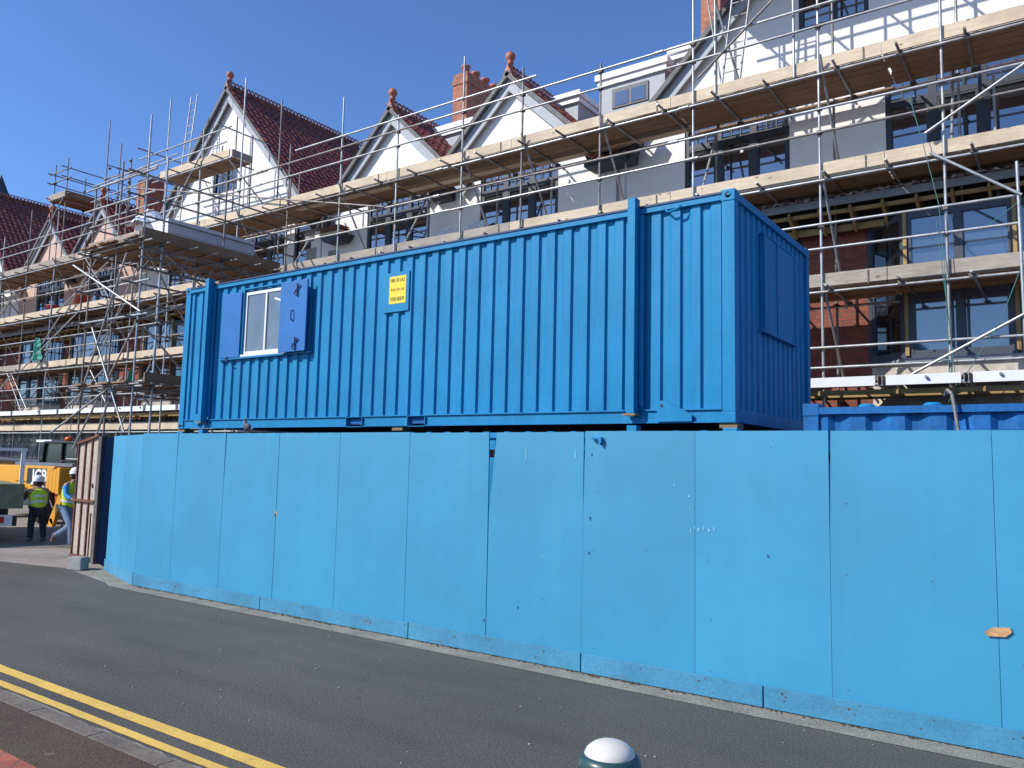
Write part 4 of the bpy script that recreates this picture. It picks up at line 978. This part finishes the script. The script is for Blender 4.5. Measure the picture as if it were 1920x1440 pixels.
# ---------------------------------------------------------------- loose things on the scaffold
r = thing('insulation_stack', 'stack of white insulation boards, side shade painted grey, on the loading bay deck', 'board stack', (-19, 4.6, 7.23))
for i, (z, m) in enumerate(((7.245, INSW), (7.425, INSW), (7.605, INSW), (7.785, INSW))):
    mb(m).box(-19.75, -18.2+.0, 3.55+U(0, .03), 6.1, z, z+.172).use(INSSHADE).box(-18.2, -18.18, 3.55, 6.1, z, z+.172).build('board', m, r, bevel=.006)  # grey strip paints the shaded side of the white boards
def crumple(name, label, cx, cy, cz, sx, sy, sz, m, cat, n=9):
    b = mb(m); v = []
    for j in range(n):
        for i in range(n):
            u, w_ = i/(n-1)*2-1, j/(n-1)*2-1; hgt = max(0, 1-(abs(u)**2+abs(w_)**2)/1.4)
            v.append((cx+u*sx+U(-.1, .1)*sx, cy+w_*sy+U(-.1, .1)*sy, cz+hgt*sz*U(.65, 1.1)))
    b.add(v, [(j*n+i, j*n+i+1, (j+1)*n+i+1, (j+1)*n+i) for j in range(n-1) for i in range(n-1)]); o = b.build(name, m, None, fix=False); return tag(o, label, cat)
crumple('plastic_wrap', 'crumpled white plastic wrap on top of the insulation stack', -19.4, 3.8, 7.95, .4, .45, .45, WSHEET, 'plastic wrap')
for i, (x, y, s_) in enumerate(((-13.4, 8.15, .55), (-12.9, 8.3, .45), (-12.3, 8.25, .6))):
    lab = ['bent white offcut leaning at the wall under the twin gables, leftmost of three', 'folded white offcut between the two other white offcuts', 'tall white offcut beside the left frame of the twin gable window'][i]
    b = mb(WSHEET).obox((x, y-.25, 7.3), (x+U(-.2, .2), y+.35, 7.3+s_*1.6), s_, .03, (0, 1, 0)); tag(b.build('insulation_offcut', WSHEET, None), lab, 'offcut', 'white offcuts on the second lift')
crumple('sand_bag', 'pale canvas bag slumped behind the toe board above the container', -7.6, 7.7, 7.28, .45, .3, .50, mat('canvas', (.55, .44, .28), .9, bump=.6, bscale=8), 'bag')
def bucket(label, x, y, z, s_=1):
    r = thing('bucket', label, 'bucket', (x, y, z), 'red buckets on the left scaffold')
    mb(REDB, True).lathe((x, y, z), [(.17*s_, 0), (.23*s_, .42*s_), (.25*s_, .43*s_), (.25*s_, .46*s_), (.21*s_, .46*s_), (.16*s_, .05)], 16).build('body', REDB, r)
    mb(GALV[0]).path([(x-.24*s_, y, z+.43*s_), (x-.15*s_, y-.08, z+.55*s_), (x+.15*s_, y-.08, z+.55*s_), (x+.24*s_, y, z+.43*s_)], .008).build('handle', None, r)
bucket('small faded red bucket on the left scaffold deck', -32.1, 7.35, 7.29, 1.0); bucket('wide bright red tub on the left scaffold deck', -29.9, 7.35, 7.29, 1.35)
def net(label, x, y, z, sx, sz):
    b = mb(GREEN); n = 8; v = []
    for j in range(n):
        for i in range(n):
            t = j/(n-1); v.append((x+(i/(n-1)-.5)*sx*(1-.6*t)+U(-.03, .03), y+.1*math.sin(i*1.8)+U(-.03, .03), z+t*sz+U(-.02, .02)))
    b.add(v, [(j*n+i, j*n+i+1, (j+1)*n+i+1, (j+1)*n+i) for j in range(n-1) for i in range(n-1)]); tag(b.build('debris_net', GREEN, None, fix=False), label, 'netting', 'scraps of green debris net')
net('green debris net scrap tied to the far left scaffold standards', -32.0, 6.85, 5.55, .9, .85)
net('green debris net scrap hanging under the deck behind the loading bay', -27.2, 7.9, 4.3, .7, .8)
# stacked roof tiles on the lift under the right gable
r = thing('tile_stack', 'heap of broken red roof tiles beside the small gable, on the upper lift', 'tiles', (-8.3, 8.0, 9.3))
for i in range(46):
    x, y = -8.9+U(0, 1.1), 8.25+U(-.15, .25); z = 8.98+U(0, .75)*(1-abs(x+8.35)); b = mb(mat('pale broken tile', (.42, .18, .10), .7, var=.4, scale=9)).box(x-.12, x+.12, y-.09, y+.09, z, z+.018); b.rot((x, y, z), U(-.6, .6)); b.rot((x, y, z), U(-.3, .3), 'Y')
    b.build('tile', None, r)
mb(SLATE).obox((-7.95, 8.3, 8.85), (-7.55, 8.3, 9.55), .12, .28, (0, 1, 0)).build('fascia_offcut', SLATE, r)
mb(SLATE).box(-9.0, -7.9, 8.1, 8.65, 8.88, 8.96).build('tray', SLATE, r)
# small tile stack at left gable
r = thing('tile_stack', 'low stack of red tiles on yellow battens by the wall left of the twin gables', 'tiles', (-17.6, 8.5, 8.6))
for i in range(5): mb(TILE).box(-18.0, -17.2+U(-.05, .05), 8.2, 8.6, 8.72+i*.03, 8.742+i*.03).build('tile', TILE, r)
mb(NEWB).box(-17.95, -17.15, 8.22, 8.6, 8.62, 8.70).build('batten', NEWB, r); mb(SLATE).poly([(-18.05, 8.60), (-17.0, 8.60), (-17.2, 8.4), (-17.8, 8.4)], 'y', 8.2, 8.65).build('tray', SLATE, r)
mb(LEAD).poly([(-8.3, 7.3), (-8.05, 7.3)], 'y', 0, .1) if False else None
# ropes
r = mb(mat('green rope', (.06, .20, .18), .8), True)
for pts in ([(-2.07, 6.9, 8.33), (-1.9, 6.88, 7.55), (-1.68, 6.88, 6.4), (-1.62, 6.86, 5.3), (-1.6, 6.86, 3.3)], [(-1.72, 6.9, 6.1), (-1.58, 6.88, 4.4), (-1.5, 6.85, 3.3)], [(-.5, 6.9, 5.5), (-.9, 6.85, 4.4), (-1.5, 6.84, 3.42), (-1.62, 6.8, 3.2)], [(-.4, 6.9, 6.4), (-1.1, 7.1, 5.95)]):
    r.path(pts, .0065, 6)
tag(r.build('rope', None, None), 'thin green rope hanging slack down the right hand scaffold', 'rope')

# ---------------------------------------------------------------- gate and block
gt = thing('site_gate', 'weathered board gate leaf in a rusty steel frame, standing open', 'gate', (-15.6, .95, 0))
A = Vector((-16.72, 1.08, 0)); Bv = Vector((-15.62, .93, 0)); d = (Bv-A).normalized(); nv = Vector((d.y, -d.x, 0))
def gp(t, z, off=0): return A+(Bv-A)*t+nv*off+Vector((0, 0, z))
zt = lambda t: 2.28+.16*t; zb = lambda t: .06
nb = 3
for i in range(nb):
    a, c = i/nb+.01, (i+1)/nb-.01; b = mb(GATEB); p = [gp(a, .1), gp(c, .1), gp(c, zt(c)), gp(a, zt(a))]; q = [v+nv*(-.02) for v in p]
    b.add(p+q, [(0, 1, 2, 3), (7, 6, 5, 4), (0, 4, 5, 1), (1, 5, 6, 2), (2, 6, 7, 3), (3, 7, 4, 0)]); b.build('board', GATEB, gt)
for t in (0.01, .34, .66, .99):
    mb(RUST).obox(gp(t, .05, .012), gp(t, zt(t)+.03, .012), .05, .035, nv).build('upright', RUST, gt)
mb(RUST).obox(gp(0, zt(0)+.02, .03), gp(1, zt(1)+.02, .03), .05, .05).build('frame_rail', RUST, gt); mb(RUST).obox(gp(0, .06, .03), gp(1, .06, .03), .05, .05).build('frame_rail', RUST, gt); mb(RUST).obox(gp(0, 1.16, .035), gp(1, 1.17, .035), .05, .045).build('frame_rail', RUST, gt)
mb(mat('grimy gate post', (.10, .085, .075), .8, var=.3)).obox(gp(1.06, 0, -.02), gp(1.06, 2.44, -.02), .16, .12, nv).build('gate_post', None, gt)
mb(RUST, True).tube(gp(.93, .0, .06), gp(.93, .95, .06), .014).build('drop_bolt', RUST, gt); mb(RUST).obox(gp(.9, 1.5, .06), gp(.98, 1.45, .08), .03, .05).build('latch', RUST, gt)
ck = mb(CONC).box(-.15, .15, -.1, .1, 0, .23); ck.v = [tuple(Vector(v)+Vector((-14.9, .30, 0))) for v in ck.v]; ck.rot((-14.9, .3, 0), .35)
tag(ck.build('concrete_block', CONC, None, bevel=.012), 'grey concrete block on the ground at the foot of the gate', 'block')

# ---------------------------------------------------------------- truck
tk = thing('tipper_truck', 'grimy green tipper truck backed in at the left edge with white ladder frame', 'truck', (-19.95, 1.72, 0))
mb(GTRK).box(-22.6, -19.95, 1.75, 5.6, .86, .92).build('bed_floor', GTRK, tk)
mb(GTRK).box(-22.6, -19.95, 1.70, 1.745, .80, 1.36).build('tailgate', GTRK, tk); mb(GTRK).box(-19.99, -19.95, 1.75, 5.6, .92, 1.36).build('side_board', GTRK, tk); mb(GTRK).box(-22.6, -22.56, 1.75, 5.6, .92, 1.36).build('side_board', GTRK, tk)
mb(BLACK).box(-22.3, -20.2, 1.9, 7, .45, .78).build('chassis', BLACK, tk); mb(BLACK).box(-22.5, -20.05, 1.72, 1.8, .40, .62).build('bumper', BLACK, tk)
pl = mb(WPNT).box(-21.2, -20.15, 1.69, 1.72, .40, .66).build('number_plate_panel', WPNT, tk); mb(REDL).box(-20.78, -20.32, 1.66, 1.688, .48, .62).build('tail_lamp', REDL, tk)
for x in (-22.2, -20.35):
    wv = mb(BLACK, True).lathe((x, 3.0, .4), [(.2, -.13), (.38, -.13), (.4, -.08), (.4, .08), (.38, .13), (.2, .13)], 20, 'x').build('wheel', BLACK, tk)
    mb(GALV[1]).lathe((x+.14, 3.0, .4), [(.19, -.02), (.17, .0)], 14, 'x').build('rim', None, wv)
fr = mb(WPNT); fr.box(-22.3, -19.93, 1.78, 1.84, 2.12, 2.19)
for x in (-21.3, -20.62, -20.02, -22.3): fr.box(x-.03, x+.06, 1.785, 1.835, 1.3, 2.12)
fr.box(-20.0, -19.94, 1.84, 5, 2.13, 2.18); fr.build('ladder_frame', WPNT, tk)
mb(WPNT).box(-22.4, -20.1, 5.3, 7.0, .9, 2.3).build('cab', WPNT, tk, bevel=.06)
tk.rotation_euler = (0, 0, rad(78)); tk.location = (-20.05, 1.55, 0)
pp = mb(NEWB).box(-.4, .4, -.6, .6, 0, .42); pp.rot((0, 0, 0), rad(78)); pp.v = [(x-21.6, y+.9, z+.93) for x, y, z in pp.v]
tag(pp.build('plywood_pile', NEWB, None), 'small plywood pile in the truck bed', 'timber pile')

# ---------------------------------------------------------------- telehandler
th = thing('telehandler', 'yellow telescopic handler with dark glazed cab and amber beacon behind the truck', 'telehandler', (-26.5, 5.4, 0))
mb(YPAINT).box(-30.5, -24.9, 4.55, 5.6, .95, 1.68).box(-27.5, -24.95, 4.5, 4.55, 1.2, 1.72).build('body', YPAINT, th, bevel=.03)
cab = mb(BLACK); cab.poly([(-26.1, 1.7), (-23.9, 1.7), (-23.75, 2.0), (-23.95, 2.38), (-26.0, 2.42)], 'y', 4.7, 6.0)
cab.ms = [mat('dark cab glass', (.012, .026, .026), .12, ior=1.5)]; cab.build('cab', None, th)
for p, q in (((-26.1, 4.66, 1.7), (-26.0, 4.66, 2.42)), ((-24.9, 4.66, 1.7), (-24.9, 4.66, 2.42)), ((-23.82, 4.66, 1.7), (-23.7, 4.66, 2.1)), ((-23.7, 4.66, 2.1), (-23.95, 4.66, 2.42)), ((-26.0, 4.66, 2.42), (-23.95, 4.66, 2.42))):
    mb(BLACK, True).tube(p, q, .04).build('cab_pillar', BLACK, th)
mb(WPNT).box(-26.9, -25.9, 4.8, 6.0, 2.43, 2.5).build('cab_roof', WPNT, th); mb(mat('grey bonnet', (.14, .16, .19), .5)).box(-27.5, -23.9, 4.5, 4.9, 1.70, 1.80).build('bonnet', None, th)
mb(AMBER, True).lathe((-25.05, 4.9, 2.46), [(.11, 0), (.11, .09), (.08, .13), (.0, .14)], 12).build('beacon', AMBER, th)
for i in range(4):
    x = -25.0+i*.26; mb(YPAINT).box(x, x+.2, 4.3-.03*i, 4.8, 1.0-.03*i, 1.62+.05*(i % 2)).build('counterweight', YPAINT, th, bevel=.02)
mb(mat('orange rust paint', (.42, .12, .02), .6, var=.2)).box(-25.9, -24.2, 4.5, 4.9, .35, .95).build('side_skirt', None, th)
mb(BLACK).box(-26.55, -25.0, 4.455, 4.485, 1.14, 1.62).build('logo_panel', BLACK, th)
text('lettering', 'JCB', .50, WPNT, th, (-25.72, 4.44, 1.39), sx=1.22, depth=.004, bold=.012)
for x in (-29, -25.4):
    wv = mb(BLACK, True).lathe((x, 4.5, .6), [(.3, -.2), (.55, -.2), (.6, -.12), (.6, .12), (.55, .2), (.3, .2)], 20, 'y').build('wheel', BLACK, th); mb(YPAINT).lathe((x, 4.34, .6), [(.29, -.05), (.24, .0)], 14, 'y').build('rim', YPAINT, wv)
mb(BLACK).box(-24.7, -24.35, 4.75, 5.2, 1.75, 2.15).build('seat', BLACK, th)
mb(BLACK, True).path([(-23.75, 4.6, 2.3), (-23.6, 4.45, 2.2), (-23.6, 4.45, 1.95)], .02).build('mirror_arm', BLACK, th); mb(BLACK).box(-23.66, -23.5, 4.42, 4.46, 1.9, 2.15).build('mirror', BLACK, th)
mb(BLACK).box(-29.5, -26.7, 4.44, 4.49, .98, 1.06).build('side_step', BLACK, th); mb(BLACK, True).tube((-29.8, 4.8, 1.85), (-26.4, 4.8, 1.78), .11).build('boom', BLACK, th)
for k in range(0): mb(BLACK).box(-28.9+k*.28, -28.8+k*.28, 4.535, 4.548, 1.25, 1.6).build('vent_slot', BLACK, th)
mb(BLACK, True).path([(-25.2, 4.28, .95), (-24.9, 4.22, .7), (-24.5, 4.2, .8), (-24.1, 4.15, .5)], .025).build('hose', BLACK, th)
arm = mb(YPAINT); arm.obox((-24.2, 4.2, .1), (-23.75, 4.2, .85), .26, .1, (0, 1, 0)); arm.lathe((-24.2, 4.2, .1), [(.13, -.05), (.13, .05)], 12, 'y'); arm.build('stabiliser', YPAINT, th)

# ---------------------------------------------------------------- people
def skin(name, joints, edges, radii, m, parent, sub=2):
    me = bpy.data.meshes.new(name); off = wloc(parent) if parent else Vector((0, 0, 0))
    me.from_pydata([tuple(Vector(j)-off) for j in joints], edges, []); me.materials.append(m)
    o = bpy.data.objects.new(name, me); S.collection.objects.link(o); o.parent = parent
    sm = o.modifiers.new('skin', 'SKIN'); sm.use_smooth_shade = True
    for i, rv in enumerate(radii):
        sv = me.skin_vertices[0].data[i]; sv.radius = rv if isinstance(rv, tuple) else (rv, rv)
    me.skin_vertices[0].data[0].use_root = True
    ss = o.modifiers.new('sub', 'SUBSURF'); ss.levels = 1; ss.render_levels = sub
    return o
def person(label, base, face, P, vestm, trous, sleeve, boots, hair=(.05, .03, .02)):
    """P: joint positions relative to base, x right of the person, y forward, z up"""
    r = thing('person', label, 'person', base); c, s_ = math.cos(face), math.sin(face)
    W = lambda p: Vector(base)+Vector((p[0]*c-p[1]*s_, p[0]*s_+p[1]*c, p[2]))
    n = ['pelvis', 'waist', 'chest', 'neck', 'head', 'crown', 'shl', 'ell', 'wrl', 'hal', 'shr', 'elr', 'wrr', 'har', 'hil', 'knl', 'anl', 'tol', 'hir', 'knr', 'anr', 'tor']
    J = [W(P[k]) for k in n]; E = [(0, 1), (1, 2), (2, 3), (3, 4), (4, 5), (2, 6), (6, 7), (7, 8), (8, 9), (2, 10), (10, 11), (11, 12), (12, 13), (0, 14), (14, 15), (15, 16), (16, 17), (0, 18), (18, 19), (19, 20), (20, 21)]
    rd = [.13, .12, .15, .055, .085, .07, .06, .042, .028, .03, .06, .042, .028, .03, .085, .058, .04, .035, .085, .058, .04, .035]
    # fingers
    for h_, wr in ((9, 8), (13, 12)):
        dv = (J[h_]-J[wr]).normalized(); side = dv.cross(Vector((0, 0, 1)));  side = side.normalized() if side.length > .1 else Vector((1, 0, 0))
        for k in range(5):
            a = J[h_]+side*(k-2)*.018; L_ = [.045, .07, .075, .07, .055][k]
            J += [a+dv*.02+(side*-.03 if k == 0 else side*0), a+dv*(.02+L_)+Vector((0, 0, -.015))]; E += [(h_, len(J)-2), (len(J)-2, len(J)-1)]; rd += [.009, .007]
    skin('body', J, E, rd, SKIN, r)
    i = {k: q for q, k in enumerate(n)}
    def sub(names, edges, rads, m, nm): return skin(nm, [J[i[k]] if isinstance(k, str) else k for k in names], edges, rads, m, r)
    hp = J[i['pelvis']]+Vector((0, 0, -.04))
    v = sub([hp, 'waist', 'chest', (J[2]+J[3])/2, 'shl', 'shr'], [(0, 1), (1, 2), (2, 3), (2, 4), (2, 5)], [.19, .175, .19, .09, .085, .085], vestm, 'hi_vis_vest')
    for t in (.25, .62):
        cc = J[0].lerp(J[2], t+.12); up = (J[2]-J[0]).normalized()
        b = mb(REFL, True); pr = []
        a = up.orthogonal().normalized(); bq = up.cross(a); N = 16
        for hz in (-.025, .025):
            for q in range(N): an = 2*math.pi*q/N; pr.append(cc+up*hz+(a*math.cos(an)+bq*math.sin(an))*.188)
        b.add(pr, [(q, (q+1) % N, N+(q+1) % N, N+q) for q in range(N)]); b.build('reflective_band', REFL, v)
    for s1, s2, s3 in (('shl', 'ell', 'wrl'), ('shr', 'elr', 'wrr')): sub([s1, s2, J[i[s2]].lerp(J[i[s3]], .85)], [(0, 1), (1, 2)], [.075, .055, .042], sleeve, 'sleeve')
    sub(['pelvis', 'hil', 'knl', 'anl', 'hir', 'knr', 'anr'], [(0, 1), (1, 2), (2, 3), (0, 4), (4, 5), (5, 6)], [.15, .105, .08, .062, .105, .08, .062], trous, 'trousers')
    for a_, t_ in (('anl', 'tol'), ('anr', 'tor')):
        p, q = J[i[a_]], J[i[t_]]; skin('boot', [p+Vector((0, 0, .08)), p, q], [(0, 1), (1, 2)], [.055, .06, .045], boots, r)
    hc = J[i['head']].lerp(J[i['crown']], .35); b = mb(WPNT, True); b.lathe(hc+Vector((0, 0, .045)), [(.135, -.02), (.125, -.005), (.125, .03), (.105, .085), (.06, .12), (.0, .13)], 16)
    fw_ = W((0, 1, 0))-W((0, 0, 0)); b.ball(hc+fw_*.10+Vector((0, 0, .035)), .07, 10, (1, 1, .15)); b.build('hard_hat', WPNT, r)
    hm = mat('short brown hair', hair, .9); mb(hm, True).ball(J[i['head']]-fw_*.02+Vector((0, 0, .03)), .105, 12, (1, 1, 1.0)).build('hair', hm, r)
    fc = J[i['head']]+fw_*.09; b = mb(SKIN, True); b.ball(fc+fw_*.02, .018, 8, (1, 1, 1.5)); b.build('nose', SKIN, r)
    sd = W((1, 0, 0))-W((0, 0, 0))
    for k in (-1, 1):
        mb(BLACK).ball(fc+sd*.032*k+Vector((0, 0, .03)), .009, 6).build('eye', BLACK, r); mb(SKIN, True).ball(J[i['head']]+sd*.1*k, .025, 8, (.5, .8, 1.3)).build('ear', SKIN, r)
    mb(mat('lips', (.25, .09, .08), .6)).ball(fc+Vector((0, 0, -.04)), .02, 6, (1, .4, .3)).build('mouth', None, r)
    return r
base1 = dict(pelvis=(0, 0, .90), waist=(0, .03, 1.05), chest=(0, .10, 1.28), neck=(0, .15, 1.44), head=(0, .20, 1.54), crown=(0, .21, 1.66),
             shl=(-.18, .10, 1.37), ell=(-.27, .24, 1.15), wrl=(-.20, .46, 1.22), hal=(-.19, .54, 1.24), shr=(.18, .10, 1.37), elr=(.27, .22, 1.15), wrr=(.20, .44, 1.22), har=(.19, .52, 1.24),
             hil=(-.10, 0, .84), knl=(-.12, .04, .48), anl=(-.13, -.02, .09), tol=(-.15, .13, .05), hir=(.10, 0, .84), knr=(.12, .02, .48), anr=(.13, -.08, .09), tor=(.15, .08, .05))
base1 = {k: (v[0], v[1], v[2]*(.88 if v[2] > .2 else 1)) for k, v in base1.items()}
person('person in hi-vis vest and dark trousers leaning on the truck side', (-19.95, 1.85, 0), rad(78), base1, HIVIS, DTRO, mat('brown jacket', (.13, .08, .05), .9), BOOT)
base2 = dict(pelvis=(0, 0, .92), waist=(0, .02, 1.08), chest=(0, .07, 1.32), neck=(0, .10, 1.48), head=(0, .13, 1.58), crown=(0, .14, 1.70),
             shl=(-.18, .07, 1.41), ell=(-.23, -.05, 1.15), wrl=(-.21, .10, .93), hal=(-.20, .15, .86), shr=(.18, .07, 1.41), elr=(.24, .20, 1.18), wrr=(.2, .40, 1.1), har=(.19, .47, 1.08),
             hil=(-.10, 0, .86), knl=(-.11, -.14, .47), anl=(-.12, -.62, .26), tol=(-.12, -.72, .09), hir=(.10, 0, .86), knr=(.11, .28, .50), anr=(.11, .30, .09), tor=(.11, .45, .05))
person('person in hi-vis vest, blue shirt and jeans striding behind the gate', (-18.12, 1.66, 0), rad(-82), base2, HIVIS, JEAN, BSHIRT, BOOT)

# ---------------------------------------------------------------- pigeon
pg = thing('pigeon', 'grey pigeon perched on the hoarding top under the container', 'pigeon', (-9.86, .03, 2.44))
b = mb(PIG, True); b.ball((-9.86, .03, 2.53), .062, 12, (1.0, .8, .95)); b.ball((-9.91, .03, 2.575), .045, 10, (.9, .8, 1.2)); b.ball((-9.925, .03, 2.635), .026, 10); b.ball((-9.79, .03, 2.50), .05, 10, (1.6, .6, .5)); b.build('body', PIG, pg)
mb(BLACK).tube((-9.95, .03, 2.635), (-9.972, .03, 2.63), .006, 6, .001).build('beak', BLACK, pg)
for k in (-1, 1): mb(TERRA).tube((-9.86, .03+.015*k, 2.441), (-9.86, .03+.015*k, 2.48), .004, 6).build('leg', TERRA, pg)
mb(mat('pigeon wing', (.07, .075, .09), .8, var=.3, scale=30)).ball((-9.83, -.015, 2.53), .05, 10, (1.3, .3, .7)).build('wing', None, pg)

# ---------------------------------------------------------------- bollard
bo = thing('bollard', 'dark green cast bollard with glossy white domed cap on the near pavement', 'bollard', (-1.475, -4.50, .03))
bx_, by = -1.475, -4.50; r_ = .118
bd = mb(BGREEN, True).lathe((bx_, by, .03), [(.15, 0), (.15, .12), (.11, .18), (.095, .25), (.085, .78), (.09, .84), (.105, .87), (r_*.97, .90), (r_, .935), (r_*.98, .968), (r_*.9, .985), (r_*.78, .990)], 40).build('post', BGREEN, bo)
mb(BWHITE, True).lathe((bx_, by, .03), [(r_*.80, .975), (r_*.80, .990), (r_*.74, 1.006), (r_*.62, 1.019), (r_*.45, 1.030), (r_*.22, 1.037), (.001, 1.039)], 40).build('cap', BWHITE, bo)
